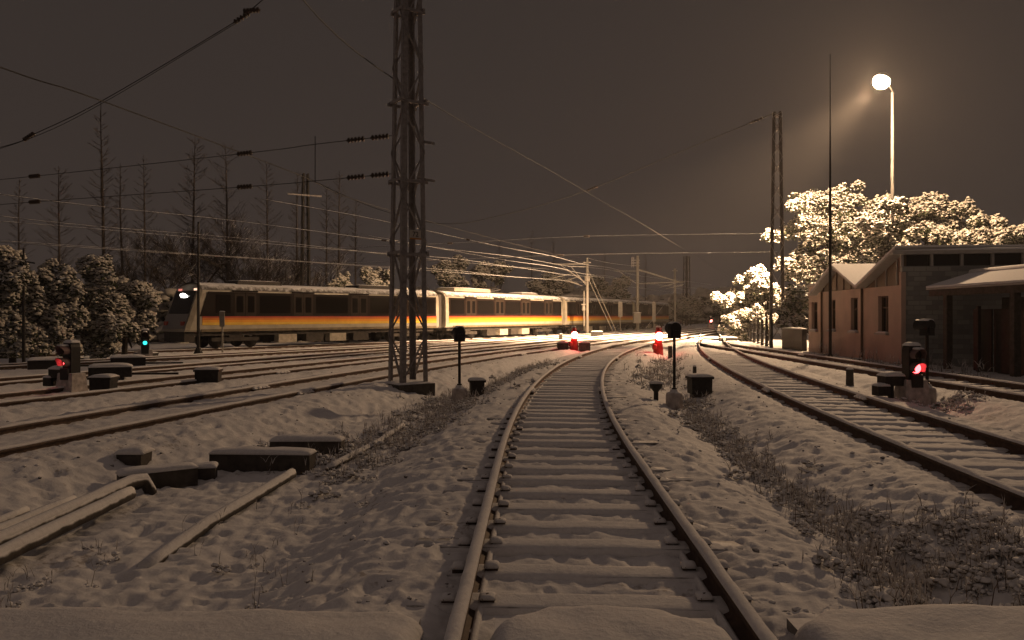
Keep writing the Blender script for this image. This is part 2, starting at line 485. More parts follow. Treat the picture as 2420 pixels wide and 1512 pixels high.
crossing_panel('snow-blanketed crossing panel right of the right rail', 1.42, 5.4, 1.2, 4.16, .015, .22, 3)

# ------------------------------------------------------------------ debris in the left ditch
def pipe(label, pts, r, n=9):
    root_p = Vector(pts[0]); root = thing('old_pipe', label, 'pipe', root_p, 0, 'pipes lying in the ditch')
    P = [Vector(p) - root_p for p in pts]; Q = [P[0]]
    for a, b in zip(P, P[1:]):
        k = max(2, int((b - a).length / .25))
        Q += [a.lerp(b, i / k) for i in range(1, k + 1)]
    MB().tube(Q, r, n).build('pipe_body', M['pipe'], root, True)
    caps = MB().tube([q + Vector((0, 0, r * .50)) for q in Q], [r * (.86 + .16 * (random.random() - .5)) for _ in Q], n)
    caps.build('snow_cover', M['snow'], root, True)
    return root
def on_ground(x, y, h=0.0): return (x, y, gz(x, y) + h)
PZ = -.30
pipe('thin snow-covered pipe half sunk beyond the bundle at left', [(-4.66, 3.6, PZ + .03), (-4.76, 5.6, PZ + .02), (-4.84, 6.9, PZ - .03)], .042)
pipe('thick snow-covered pipe, right edge of the pipe bundle at left', [(-3.78, 3.6, PZ + .05), (-3.86, 5.8, PZ + .03), (-3.95, 7.95, PZ)], .062)
pipe('snow-covered pipe with a downturned end in the bundle at left', [(-3.98, 3.6, PZ + .07), (-4.05, 6.0, PZ + .06), (-4.08, 8.25, PZ + .06), (-4.03, 8.42, PZ + .04), (-3.98, 8.48, PZ - .12)], .062)
pipe('snow-covered pipe third from the right in the bundle at left', [(-4.22, 3.6, PZ + .05), (-4.30, 6.0, PZ + .04), (-4.40, 7.7, PZ - .02)], .052)
pipe('thin snow-covered pipe at the far left edge of the bundle', [(-4.44, 3.6, PZ + .04), (-4.53, 6.0, PZ + .02), (-4.62, 7.3, PZ - .02)], .042)
pipe('long lone pipe half buried in snow right of the bundle', [(-2.84, 5.9, gz(-2.84, 5.9) - .03), (-2.80, 7.0, gz(-2.8, 7.0) + .03), (-2.66, 9.3, gz(-2.66, 9.3) + .06)], .055)
pipe('snow-covered hose trailing past the long concrete beam', [(-2.3, 9.6, gz(-2.3, 9.6) + .03), (-2.0, 11.5, gz(-2., 11.5) + .05), (-1.9, 13.4, gz(-1.9, 13.4) + .06)], .045)
def beam(label, c, dims, rz, snow=.06, mat='dark_concrete', name='concrete_beam', cat='concrete beam', group='concrete beams dumped in the ditch', tilt=0.0):
    root = thing(name, label, cat, c, rz, group)
    if tilt: root.rotation_euler = (0, tilt, rz)
    MB().box((0, 0, dims[2] / 2 - .04), (dims[0], dims[1], dims[2] + .08)).build('beam_body', M[mat], root)
    MB().cap(0, 0, dims[2] - .004, dims[0], dims[1], snow, n=10, over=.015, seed=int(c[1] * 10), lump=.3, power=.35).build('snow_cover', M['snow'], root, True)
    return root
beam('long dark concrete beam lying crosswise in the left ditch', (-3.16, 9.75, -.36), (1.28, .26, .17), math.radians(-3), .07)
beam('concrete beam behind the long crosswise beam in the left ditch', (-2.86, 10.75, -.34), (.98, .26, .15), math.radians(1), .07)
beam('slanting concrete beam beside the downturned pipe end', (-4.08, 8.85, -.36), (.82, .24, .13), math.radians(36), .06)
beam('short broken beam end wedged against the slanting beam', (-3.72, 9.25, -.37), (.30, .20, .10), math.radians(14), .06)
r = thing('wooden_stump', 'short dark square stump with a snow cap in the left ditch', 'stump', (-4.62, 9.4, -.40))
MB().box((0, 0, .14), (.27, .26, .28), 0, 1.12).build('stump_body', M['dark_concrete'], r)
MB().cap(0, 0, .275, .33, .31, .075, n=7, over=.015, seed=4).build('snow_cover', M['snow'], r, True)

M['frost'] = plain('frosted_weed', (.60, .57, .55), .8, 0, .35, 25)
# ------------------------------------------------------------------ snow-laden weeds: ground cover nobody could count
ICO_V = None
def ico(sub):
    t = (1 + 5 ** .5) / 2
    v = np.array([(-1, t, 0), (1, t, 0), (-1, -t, 0), (1, -t, 0), (0, -1, t), (0, 1, t), (0, -1, -t), (0, 1, -t), (t, 0, -1), (t, 0, 1), (-t, 0, -1), (-t, 0, 1)], float)
    v /= np.linalg.norm(v[0])
    f = [(0, 11, 5), (0, 5, 1), (0, 1, 7), (0, 7, 10), (0, 10, 11), (1, 5, 9), (5, 11, 4), (11, 10, 2), (10, 7, 6), (7, 1, 8), (3, 9, 4), (3, 4, 2), (3, 2, 6), (3, 6, 8), (3, 8, 9), (4, 9, 5), (2, 4, 11), (6, 2, 10), (8, 6, 7), (9, 8, 1)]
    v = [tuple(p) for p in v]
    for _ in range(sub):
        cache = {}; nf = []
        def mid(a, b):
            k = (min(a, b), max(a, b))
            if k not in cache:
                p = np.array(v[a]) + np.array(v[b]); p /= np.linalg.norm(p); v.append(tuple(p)); cache[k] = len(v) - 1
            return cache[k]
        for a, b, c in f:
            ab, bc, ca = mid(a, b), mid(b, c), mid(c, a); nf += [(a, ab, ca), (b, bc, ab), (c, ca, bc), (ab, bc, ca)]
        f = nf
    return np.array(v), np.array(f)
ICO0, ICO1 = ico(0), ico(1)
def lumps(P, R, rng, base=ICO1, squash=.75, jit=.28):
    """many small irregular clumps at points P (n,3) with radii R (n,)"""
    v, f = base; n, k = len(P), len(v)
    J = 1 + jit * (rng.random((n, k, 1)) - .5) * 2
    sc = np.stack([.8 + .5 * rng.random(n), .8 + .5 * rng.random(n), squash * (.8 + .4 * rng.random(n))], 1)
    V = P[:, None, :] + v[None] * J * sc[:, None, :] * R[:, None, None]
    F = f[None] + (np.arange(n) * k)[:, None, None]
    return V.reshape(-1, 3), F.reshape(-1, 3)
def blades(P, H, Wd, rng, lean=.5):
    """thin bent stems: two stacked thin triangles pairs each"""
    n = len(P); a = rng.random(n) * 2 * math.pi; L = lean * rng.random(n) * H
    tip = P + np.stack([np.cos(a) * L, np.sin(a) * L, H], 1)
    mid = P + np.stack([np.cos(a) * L * .3, np.sin(a) * L * .3, H * .55], 1)
    s = rng.random(n) * math.pi; side = np.stack([np.cos(s) * Wd, np.sin(s) * Wd, np.zeros(n)], 1)
    V = np.stack([P - side, P + side, mid - side * .7, mid + side * .7, tip], 1).reshape(-1, 3)
    o = (np.arange(n) * 5)[:, None]
    F = np.concatenate([o + np.array([[0, 1, 3]]), o + np.array([[0, 3, 2]]), o + np.array([[2, 3, 4]])], 0)
    return V, F, tip, mid
M['weed_clump'] = snowy('snow_laden_weed', (.20, .17, .145), -.6, .15, .8, 18, .3, 0, .5)
def weeds(label, pts, seed, hmin, hmax, clump=1.0, wd=.0035, per=1.0):
    """tufts: low domes of snow-laden leaves with frosted stems standing out of them; pts are (x, y, tuft size)"""
    rng = np.random.default_rng(seed); T = np.array(pts, float); m = len(T)
    gz_ = ground_z(T[:, 0], T[:, 1]); rt = T[:, 2] * clump
    k = 22; d = rng.normal(0, 1, (m * k, 3)); d /= np.linalg.norm(d, axis=1)[:, None]; d[:, 2] = np.abs(d[:, 2])
    R0 = np.repeat(rt, k); C = np.repeat(np.column_stack([T[:, 0], T[:, 1], gz_ - .02]), k, 0)
    Q = C + d * (R0 * (.55 + .5 * rng.random(m * k)))[:, None] * (1.0, 1.0, .75)
    keep = rng.random(m * k) < .35 + .65 * per
    V2, F2 = lumps(Q[keep], (R0 * (.08 + .16 * rng.random(m * k) ** 1.5))[keep], rng, ICO1, .75, .38)
    s_ = max(2, int(4 * per)); P = np.repeat(np.column_stack([T[:, 0], T[:, 1], gz_ - .01]), s_, 0) + rng.normal(0, 1, (m * s_, 3)) * np.repeat(rt * .5, s_)[:, None] * (1, 1, 0)
    H = (hmin + (hmax - hmin) * rng.random(m * s_) ** 1.8)
    V1, F1, tip, mid = blades(P, H, wd + 0 * H, rng)
    B0 = np.repeat(mid, 2, 0); Ht = np.repeat(H, 2) * (.25 + .4 * rng.random(len(B0)))
    V3, F3, _, _ = blades(B0, Ht, wd * 1.5 + 0 * Ht, rng, 1.4)
    V4 = np.concatenate([V1, V3]); F4 = np.concatenate([F1, F3 + len(V1)]); n1 = len(F1)
    me = np_mesh('weeds', np.concatenate([V4, V2]), np.concatenate([F4, F2 + len(V4)]), [M['stem'], M['frost'], M['weed_clump']], False)
    mi = np.zeros(len(F4) + len(F2), np.int32); mi[n1:len(F4)] = 1; mi[len(F4):] = 2
    me.polygons.foreach_set('material_index', mi)
    return tag(link('weeds', me), label, 'weeds', None, 'stuff')
def scatter(n, path_pts, spread, seed, clusters=0):
    """tuft spots strewn round a polyline, with sizes"""
    rng = np.random.default_rng(seed); A = np.array(path_pts, float); n = clusters
    seg = rng.random(n) * (len(A) - 1); i = np.minimum(seg.astype(int), len(A) - 2); t = (seg - i)[:, None]
    C = A[i] * (1 - t) + A[i + 1] * t + rng.normal(0, 1, (n, 2)) * np.array(spread)
    return np.column_stack([C, .045 + .095 * rng.random(n) ** 1.5])
def ballast():
    rng = np.random.default_rng(91); out = []
    for p, n, y0, y1 in ((path_centre, 500, 3.2, 24), (path_right, 350, 5.5, 26), (path_left1, 300, 8, 28)):
        y = y0 * (y1 / y0) ** rng.random(n); s = np.where(rng.random(n) < .5, -1, 1) * (.86 + 1.3 * rng.random(n) ** 1.3)
        out.append(np.column_stack([p(y) + s, y]))
    P = np.concatenate(out); z = ground_z(P[:, 0], P[:, 1]) - .004
    V, F = lumps(np.column_stack([P, z]), .010 + .022 * rng.random(len(P)) ** 2, rng, ICO0, .8, .35)
    tag(link('ballast_stones', np_mesh('ballast_stones', V, F, M['stone'], False)), 'ballast stones poking through the snow beside the tracks', 'ballast', None, 'stuff')
M['stone'] = snowy('ballast_stone', (.10, .085, .072), .05, .7, .8, 30, .4, 0, .3)
ballast()
weeds('snow-laden weeds filling the ditch right of the middle track', np.concatenate([
    scatter(3000, [(2.25, 4.5), (2.75, 5.6), (2.95, 8), (3.1, 11), (3.4, 14), (3.9, 17)], (.17, .25), 1, 460),
    scatter(1300, [(2.9, 4.4), (3.6, 5.2), (3.3, 6.4)], (.35, .3), 2, 150)]), 3, .05, .24, 1.15)
weeds('snow-laden weeds in the ditch left of the middle track by the lattice mast', np.concatenate([
    scatter(2600, [(-2.4, 9.5), (-1.9, 11.5), (-1.6, 13.5), (-1.4, 16), (-.9, 18.5)], (.42, .5), 4, 420),
    scatter(1800, [(-.9, 18), (-.2, 21.5), (.5, 24.5), (1.1, 27)], (.28, .5), 5, 200)]), 6, .06, .26, 1.2)
weeds('brown weeds poking through snow in the left foreground', np.concatenate([
    scatter(130, [(-2.4, 4.6), (-2.2, 5.4), (-1.9, 6.6), (-2.3, 8)], (.55, .5), 7, 26),
    scatter(70, [(-3.6, 4.4), (-3.2, 5.2), (-3.3, 6.2)], (.35, .4), 8, 12)]), 9, .08, .22, .8, .0022, .55)
weeds('brown weeds in front of the red signal in the middle', scatter(3000, [(3.5, 19), (4.3, 23), (5.2, 27), (6.2, 31.5)], (.35, .8), 10, 200), 11, .08, .38, 1.2, .005, .7)
weeds('scrub along the foot of the pink wall and the open shed', scatter(1500, [(13.2, 21), (13.35, 25), (13.5, 29), (13.9, 35)], (.25, .4), 12, 90), 13, .15, .65, 1.5, .006, .5)
weeds('weeds round the base of the red signal at right', scatter(700, [(8.6, 14.8), (9.2, 15.8), (8.0, 15.2)], (.3, .3), 14, 50), 15, .06, .18, 1.2)
# ================================================================== THE TRAIN
M['cream'] = plain('cream_paint', (.31, .28, .225), .4, 0, .2, 1.5)
M['stripe_red'] = plain('red_stripe', (.30, .04, .02), .4, 0, .15, 2)
M['stripe_orange'] = plain('orange_stripe', (.48, .13, .014), .4, 0, .12, 2)
M['stripe_amber'] = plain('amber_stripe', (.60, .26, .015), .4, 0, .1, 2)
M['stripe_yellow'] = plain('yellow_stripe', (.58, .36, .045), .4, 0, .1, 2)
M['glass'] = plain('dark_glass', (.007, .006, .006), .12, 0, 0, 1, 0, .12)
M['band'] = plain('black_window_band', (.012, .008, .007), .4, 0, 0, 1, 0, .08)
M['door'] = plain('dark_door', (.026, .019, .015), .4, 0, 0, 1, 0, .1)
M['grey_roof'] = snowy('grey_roof', (.13, .125, .12), .55, .9, .6, 4, .2, 0, .35)
M['sill'] = plain('brown_sill', (.13, .10, .06), .6, 0, .3, 3)
M['under'] = plain('underframe_grime', (.035, .03, .026), .7, 0, .4, 5)
M['pale_box'] = plain('pale_equipment_box', (.30, .27, .22), .6, 0, .25, 5)
M['bellows'] = plain('gangway_bellows', (.06, .052, .045), .8)
M['grey_panel'] = plain('grey_cab_panel', (.20, .185, .175), .4)

def build_train():
    root = thing('metro_train', 'long metro train, black window band over red, orange and yellow stripes', 'train', (-18.95, 42.95, -.35))
    R0 = Vector((-18.95, 42.95, -.35))
    pts = [Vector((p[0], p[1], -.35)) for p in TRAIN_PTS[1:6]]
    SEC = [(1.33, .99), (1.40, 1.10), (1.41, 2.0), (1.38, 3.14), (1.34, 3.32), (1.18, 3.56), (.85, 3.70), (.40, 3.77), (0, 3.79)]
    prof = SEC + [(-a, b) for a, b in SEC[-2::-1]]
    for c in range(4):
        a, b = pts[c], pts[c + 1]; t = (b - a).normalized(); L = (b - a).length - .55
        ang = math.atan2(t.y, t.x); org = a - R0
        cab = (c == 0)
        # shell; x runs from the leading end (0) back to L; y = -1.4 is the side towards the camera
        bm = MB(); n = len(prof)
        def ring(xf):
            return [(xf(z), y, z) for y, z in prof]
        lean = (lambda z: max(0, (z - 1.15)) * .36) if cab else (lambda z: 0)
        rings = [ring(lambda z: lean(z)), ring(lambda z: lean(z) + .25), ring(lambda z: L - .2), ring(lambda z: L)]
        if not cab: rings[0] = [(x, y * .97, z if z < 3.3 else z - .03) for x, y, z in rings[0]]
        rings[3] = [(x, y * .97, z if z < 3.3 else z - .03) for x, y, z in rings[3]]
        if cab: rings[0] = [(x, y * .93, z if z < 3.2 else 3.2 + (z - 3.2) * .8) for x, y, z in rings[0]]
        vs = [p for r_ in rings for p in r_]; fs = []
        for i in range(3):
            for k in range(n - 1): fs.append((i * n + k, i * n + k + 1, (i + 1) * n + k + 1, (i + 1) * n + k))
            fs.append((i * n + n - 1, i * n, (i + 1) * n, (i + 1) * n + n - 1))
        fs.append(tuple(range(n))); fs.append(tuple(3 * n + k for k in range(n - 1, -1, -1)))
        bm._add(vs, fs)
        car = bm.build('carriage', M['cream'], root, loc=org, rz=ang)
        tag(car, ['leading carriage with the driver cab', 'second carriage with the folded pantograph', 'third carriage', 'rearmost carriage, in the dark'][c])
        # roof skin, slightly proud
        rp = [(y * 1.005, z + .012) for y, z in prof if z >= 3.32]
        rb = MB(); m = len(rp); x0, x1 = (lean(3.5) + .15 if cab else .12), L - .12
        rb._add([(x0, y, z) for y, z in rp] + [(x1, y, z) for y, z in rp], [(k, k + 1, m + k + 1, m + k) for k in range(m - 1)])
        rb.build('roof', M['grey_roof'], car, True)
        for sd in (-1, 1):
            Y = sd * 1.425
            s0 = 1.55 if cab else .35
            MB().box(((s0 + L - .35) / 2, Y * .995, 2.545), (L - .35 - s0, .03, 1.39)).build('window_band', M['band'], car)
            if cab:   # raked leading edge of the band
                MB().poly([(1.55, Y * .995 - .015, 1.85), (1.55, Y * .995 - .015, 3.24), (1.30, Y * .995 - .015, 3.24), (.80, Y * .995 - .015, 1.85)], (0, .03, 0)).build('window_band', M['band'], car)
            for nm, z0, z1 in (('stripe_red', 1.765, 1.85), ('stripe_orange', 1.645, 1.765), ('stripe_amber', 1.51, 1.645), ('stripe_yellow', 1.35, 1.51)):
                MB().box(((s0 - (.6 if cab else 0) + L - .3) / 2, Y, (z0 + z1) / 2), (L - .3 - s0 + (.6 if cab else 0), .022, z1 - z0)).build(nm, M[nm], car)
            MB().box((L / 2 + .3, sd * 1.405, 1.05), (L - 1.2, .05, .15)).build('sill_beam', M['sill'], car)
            # doors with windows between
            ds = [3.3 + cab * .3, 7.6, 12.0, 16.3] if L > 18 else [2.8, 7, 11.4, 15.4]
            for d in ds:
                for q in (-.36, .36):
                    dr = MB().box((d + q, Y * 1.004, 2.55), (.68, .03, 1.36)).build('door', M['door'], car)
                MB().box((d, Y * 1.004, 3.30), (1.6, .09, .10)).build('door_header', M['band'], car)
                for q in (-.36, .36):
                    MB().box((d + q, Y * 1.022, 2.55), (.42, .014, .95)).build('door_window', M['glass'], car)
            edges = [s0 + .2] + [e_ for d in ds for e_ in (d - .95, d + .95)] + [L - .5]
            for w0, w1 in zip(edges[::2], edges[1::2]):
                if w1 - w0 > .6:
                    MB().box(((w0 + w1) / 2, Y * 1.010, 2.56), (w1 - w0, .02, 1.05)).build('window', M['glass'], car)
        # underframe, bogies, boxes
        MB().box((L / 2, 0, .84), (L - .8, 2.3, .2)).build('underframe', M['under'], car)
        for bx in (3.2, L - 3.2):
            bg = MB()
            for sd in (-1, 1):
                bg.box((bx, sd * 1.0, .52), (3.0, .16, .22)); bg.box((bx, sd * 1.0, .72), (.9, .3, .2))
            bo = bg.build('bogie', M['under'], car)
            wheel = MB().lathe([(.10, -.07), (.42, -.06), (.42, .05), (.455, .07)], n=18, rot=Matrix.Rotation(math.pi / 2, 3, 'X')).mesh('wheel', M['iron'], True)
            for wx in (-1.1, 1.1):
                for sd in (-1, 1): link('wheel', wheel, bo, (bx + wx, sd * .76, .455))
        ex = [6.6, 8.6, 10.4, 12.3]
        for i, x in enumerate(ex):
            if x < L - 5.5: MB().box((x, -1.0, .50), (1.3, .5, .5)).build('equipment_box', M['pale_box'] if (i + c) % 2 == 0 else M['under'], car)
        for x in ex: 
            if x < L - 5.5: MB().box((x, 1.0, .50), (1.3, .5, .5)).build('equipment_box', M['under'], car)
        # roof equipment
        for x in ((5.0, 14.0) if c != 1 else (14.0,)):
            MB().box((x, 0, 3.85), (3.0, 1.5, .22), 0, .94).build('air_conditioner', M['iron' if c == 0 else 'grey_roof'], car)
            MB().cap(x, 0, 3.955, 2.9, 1.4, .05, n=8).build('roof_snow', M['snow'], car, True)
        if c == 1:
            MB().box((4.3, -.1, 3.92), (5.2, 1.7, .26)).build('roof_fairing', M['cream'], car)
            MB().cap(4.3, -.1, 4.045, 5.2, 1.7, .06, n=9).build('roof_snow', M['snow'], car, True)
            pg = MB()
            for sd in (-.45, .45):
                pg.bar((7.6, sd, 3.85), (9.6, sd * .7, 4.12), .06); pg.bar((9.6, sd * .7, 4.12), (7.8, sd, 4.25), .05)
            pg.bar((7.8, -.85, 4.27), (7.8, .85, 4.27), .08); pg.box((8.4, 0, 3.83), (2.2, 1.3, .1))
            pg.build('pantograph', M['iron'], car)
        if c < 3:
            MB().box((L + .26, 0, 2.2), (.56, 2.2, 2.5)).build('gangway', M['bellows'], car)
            MB().box((L + .26, 0, .75), (.9, .3, .25)).build('coupler', M['under'], car)
        if cab:
            # cab front: raked windscreen, grey apron, lamps
            nx = Vector((-1, 0, .36)).normalized()
            def fp(y, z, k=.02): return (max(0, (z - 1.15)) * .36 - k, y, z)
            MB().poly([fp(-1.15, 2.0), fp(1.15, 2.0), fp(1.10, 3.28), fp(-1.10, 3.28)], (.012, 0, 0)).build('windscreen', M['glass'], car)
            MB().poly([fp(-1.24, 1.15, .025), fp(1.24, 1.15, .025), fp(1.22, 1.97, .025), fp(-1.22, 1.97, .025)], (.02, 0, 0)).build('front_apron', M['grey_panel'], car)
            MB().box((.35, 0, .70), (.6, 2.3, .55)).build('obstacle_deflector', M['under'], car)
            M['cab_lamp'] = glow('cab_lamp_light', (1.0, .97, .88), 5.0)
            M['marker_warm'] = glow('marker_warm_light', (1.0, .62, .42), 1.6)
            M['marker_red'] = glow('marker_red_light', (1.0, .30, .22), .75)
            rotl = Matrix.Rotation(-math.atan(.36), 3, 'Y') @ Matrix.Rotation(-math.pi / 2, 3, 'Y')
            MB().lathe([(.30, 0), (.30, .03), (.15, .06)], n=18, rot=Matrix.Diagonal((1, 1.35, .62)) @ rotl, c=(.62, -.05, 2.98)).build('destination_lamp', M['cab_lamp'], car, True)
            for y, mk in ((-1.0, 'marker_warm'), (.75, 'marker_red')):
                MB().box((.80, y, 3.36), (.06, .34, .11)).build('marker_light', M[mk], car)
            for y in (-.95, .95):
                MB().box((.06, y, 1.45), (.10, .34, .22)).build('tail_light', M['stripe_red'], car)
    return root
build_train()

# ================================================================== MASTS
def lattice_mast(label, x, y, base_half, top_half, height, rot, zb, single_braces=True, panel=1.15, leg=.10, bw=.045, xb=False, mat='galv', bmat=None, group='lattice overhead-line masts', sign=False):
    root = thing('lattice_mast', label, 'mast', (x, y, zb), rot, group)
    def hw(z): return base_half + (top_half - base_half) * z / height
    cs = [(-1, -1), (1, -1), (1, 1), (-1, 1)]
    for cx, cy in cs:
        b = MB(); h0, h1 = hw(0), hw(height); t = leg * .14
        for (ddx, ddy, w, l) in ((-cx * leg / 2, 0, leg, t), (0, -cy * leg / 2, t, leg)):
            p0 = (cx * h0 + ddx, cy * h0 + ddy); p1 = (cx * h1 + ddx, cy * h1 + ddy)
            q = [(-w / 2, -l / 2), (w / 2, -l / 2), (w / 2, l / 2), (-w / 2, l / 2)]
            b._add([(p0[0] + u, p0[1] + v, -.15) for u, v in q] + [(p1[0] + u, p1[1] + v, height) for u, v in q],
                   [(0, 3, 2, 1), (4, 5, 6, 7), (0, 1, 5, 4), (1, 2, 6, 5), (2, 3, 7, 6), (3, 0, 4, 7)])
        b.build('leg', M[mat], root)
    z = .15; i = 0; bars = []
    while z < height - .3:
        z2 = min(z + panel * (hw(z) / base_half) ** .5, height - .05)
        for k in range(4):
            a, c = cs[k], cs[(k + 1) % 4]
            if (i + k) % 2: a, c = c, a
            if xb: bars.append((Vector((c[0] * hw(z), c[1] * hw(z), z)), Vector((a[0] * hw(z2) * .98, a[1] * hw(z2) * .98, z2))))
            bars.append((Vector((a[0] * hw(z), a[1] * hw(z), z)), Vector((c[0] * hw(z2), c[1] * hw(z2), z2))))
        z = z2; i += 1
    if single_braces:
        for p, q in bars: MB().bar(p, q, bw, bw * .4).build('brace', M[bmat or mat], root)
    else:
        b = MB()
        for p, q in bars: b.bar(p, q, .06, .03)
        b.build('lattice_bracing', M[mat], root)
    return root, hw
# the near mast
MX, MY = -2.52, 18.6
mz = gz(MX, MY)
mast, hw = lattice_mast('tall dark lattice mast standing left of the middle track', MX, MY, .350, .190, 14.2, math.radians(36), mz, True, 1.15, .115, .055)
MB().box((.0, 0, -.06), (.98, .92, .34)).build('footing', M['dark_concrete'], mast)
MB().cap(.0, 0, .105, .98, .92, .06, n=8).build('footing_snow', M['snow'], mast, True)
def cross_arm(root, hw, z, ext=.10, w=.07):
    h = hw(z) + ext
    b = MB()
    for s_ in (-1, 1):
        b.bar((-h, s_ * hw(z) * 1.08, z), (h, s_ * hw(z) * 1.08, z), .05, w); b.bar((s_ * hw(z) * 1.08, -h, z + .05), (s_ * hw(z) * 1.08, h, z + .05), .05, w)
    b.build('cross_arm', M['galv'], root)
for z in (9.05, 6.85, 4.95, 3.2, 11.5): cross_arm(mast, hw, z, .07 if z != 6.85 else .12)
for z in (5.98, 5.08):
    MB().bar((hw(z) - .02, -.1, z), (hw(z) + .10, -.55, z - .12), .10, .06).build('bracket', M['galv'], mast)
pl = MB().box((-.02, -hw(3.7) - .09, 3.66), (.30, .012, .22)).build('number_plate', plain('plate_white', (.45, .42, .38), .5), mast)
tag(pl, 'small pale number plate with an orange lower edge')
MB().box((-.02, -hw(3.7) - .098, 3.565), (.30, .012, .035)).build('plate_edge', plain('plate_orange', (.4, .17, .04), .5), pl)
fc = bpy.data.curves.new('plate_number', 'FONT'); fc.body = '72'; fc.size = .17; fc.align_x = 'CENTER'; fc.extrude = .002
fo = link('plate_number', fc, pl); fo.location = (-.02, -hw(3.7) - .102, 3.615); fo.rotation_euler = (math.pi / 2, 0, 0); bpy.context.view_layer.update(); tm = bpy.data.meshes.new_from_object(fo); tm.materials.clear(); tm.materials.append(M['black']); lc, rt = fo.location.copy(), fo.rotation_euler.copy(); bpy.data.objects.remove(fo); fo = link('plate_number', tm, pl); fo.location = lc; fo.rotation_euler = rt

M['mast_dark'] = snowy('dark_mast_steel', (.075, .068, .064), .7, .95, .6, 12, .25, .2, .15)
# right-hand mast and the one behind the train, and a far one
RX, RY = 15.05, 43.6
rmast, rhw = lattice_mast('lattice mast in front of the bright snowy tree at right', RX, RY, .42, .23, 13.3, math.radians(-18), gz(RX, RY), True, 1.45, .15, .07, True, mat='mast_dark', bmat='galv')
LX, LY = -17.7, 65.8
lmast, lhw = lattice_mast('lattice mast rising behind the train roof at left', LX, LY, .42, .24, 14.3, math.radians(30), -.6, False, 1.2, .13, mat='iron')
MB().bar((-1.6, -.3, 12.4), (1.3, -.3, 12.4), .12, .12).build('cross_arm', M['galv'], lmast)
fp_ = at(1622, 745, 135)
fmast, fhw = lattice_mast('distant dark lattice mast above the last carriage', fp_.x, 135, .55, .38, 12.6, .5, -.6, False, 1.6, .2, mat='iron')

# ------------------------------------------------------------------ insulators and wires
def insulator(b, p, t, L=.45, r=.055):
    p = Vector(p); t = Vector(t).normalized(); rot = t.to_track_quat('Z', 'Y').to_matrix()
    pr = []; n = 5
    for i in range(n):
        z = -L / 2 + L * i / n
        pr += [(r * .4, z), (r, z + L * .06), (r * .4, z + L * .12)]
    b.lathe(pr + [(r * .3, L / 2)], c=p, n=8, rot=rot)
def wire(label, pts, r=.016, mat='wire', ins=(), name='overhead_wire', group='overhead wires', sag=0.0, drops=(), cat='wire', ir=.055, il=.45):
    P0 = Vector(pts[0]); root = thing(name, label, cat, P0, 0, group)
    # smooth the polyline with Catmull-Rom
    P = [Vector(p) - P0 for p in pts]; Q = []
    if len(P) == 2:
        n = 14; Q = [P[0].lerp(P[1], i / n) - Vector((0, 0, sag * 4 * (i / n) * (1 - i / n))) for i in range(n + 1)]
    else:
        E = [P[0] * 2 - P[1]] + P + [P[-1] * 2 - P[-2]]
        for i in range(1, len(E) - 2):
            a, b_, c, d = E[i - 1], E[i], E[i + 1], E[i + 2]
            for k in range(6):
                t = k / 6; Q.append(.5 * ((2 * b_) + (c - a) * t + (2 * a - 5 * b_ + 4 * c - d) * t * t + (3 * b_ - a - 3 * c + d) * t ** 3))
        Q.append(P[-1])
    MB().tube(Q, r, 5).build('conductor', M[mat], root, True)
    tot = [0]
    for a, b_ in zip(Q, Q[1:]): tot.append(tot[-1] + (b_ - a).length)
    for f in ins:
        s_ = f * tot[-1]; i = max(k for k in range(len(tot)) if tot[k] <= s_ + 1e-9); i = min(i, len(Q) - 2)
        p = Q[i].lerp(Q[i + 1], (s_ - tot[i]) / max(1e-6, tot[i + 1] - tot[i]))
        b = MB(); insulator(b, p, Q[i + 1] - Q[i], il, ir); b.build('insulator', M['insulator'], root)
    for a, b_ in drops:
        MB().tube([Vector(a) - P0, Vector(b_) - P0], r * .8, 4).build('dropper', M[mat], root)
    return root
# first head span: from the near mast to a mast out of view at left
def hs(t, z): return (MX - 22.5 * t, MY + 11.5 * t, z)
wire('upper span wire sagging from the top of the near lattice mast to the left', [hs(0, 12), hs(.19, 10.05), hs(.22, 9.72), hs(.453, 8.2), hs(.589, 7.55), hs(.66, 7.3), hs(1, 6.9)], .014, 'dark_wire', (.215, .235, .615), ir=.08, il=.6, drops=[(hs(.115, 6.2), hs(.115, 5.0)), (hs(.455, 8.2), hs(.455, 5.15))])
wire('second strand of the upper span wire just beneath it', [hs(.22, 9.66), hs(.453, 8.12), hs(.60, 7.42), hs(.8, 7.0)], .010, 'dark_wire', ())
wire('middle span wire tied to the near lattice mast with two insulators', [hs(.012, 5.95), hs(.115, 5.99), hs(.203, 5.99), hs(.589, 6.15), hs(1, 6.4)], .011, 'dark_wire', (.022, .052, .205, .585), ir=.075, il=.55)
wire('lower span wire tied to the near lattice mast with two insulators', [hs(.012, 5.02), hs(.115, 5.04), hs(.203, 5.07), hs(.589, 5.3), hs(1, 5.5)], .011, 'dark_wire', (.022, .052, .205, .585), ir=.075, il=.55)
MB_tmp = None
# second head span: from the right mast to the mast behind the train
def h2(t, z): return (RX + (LX - RX) * t, RY + (LY - RY) * t, z)
wire('long span wire sloping down left from the top of the right lattice mast', [h2(0, 13.1), h2(.15, 11.5), h2(.311, 9.75), h2(.477, 8.66), h2(.62, 8.4), h2(.8, 10.2), h2(1, 13.4)], .026, 'dark_wire', (.03, .30), ir=.10, il=.8)
wire('upper level span wire running left from the right lattice mast', [h2(0, 6.2), h2(.31, 6.75), h2(.61, 6.9), h2(1, 7.2)], .018, 'wire', (.31, .6), ir=.08)
wire('lower level span wire running left from the right lattice mast', [h2(0, 5.15), h2(.31, 5.55), h2(.61, 5.7), h2(1, 5.9)], .018, 'wire', (.36, .62), ir=.08)
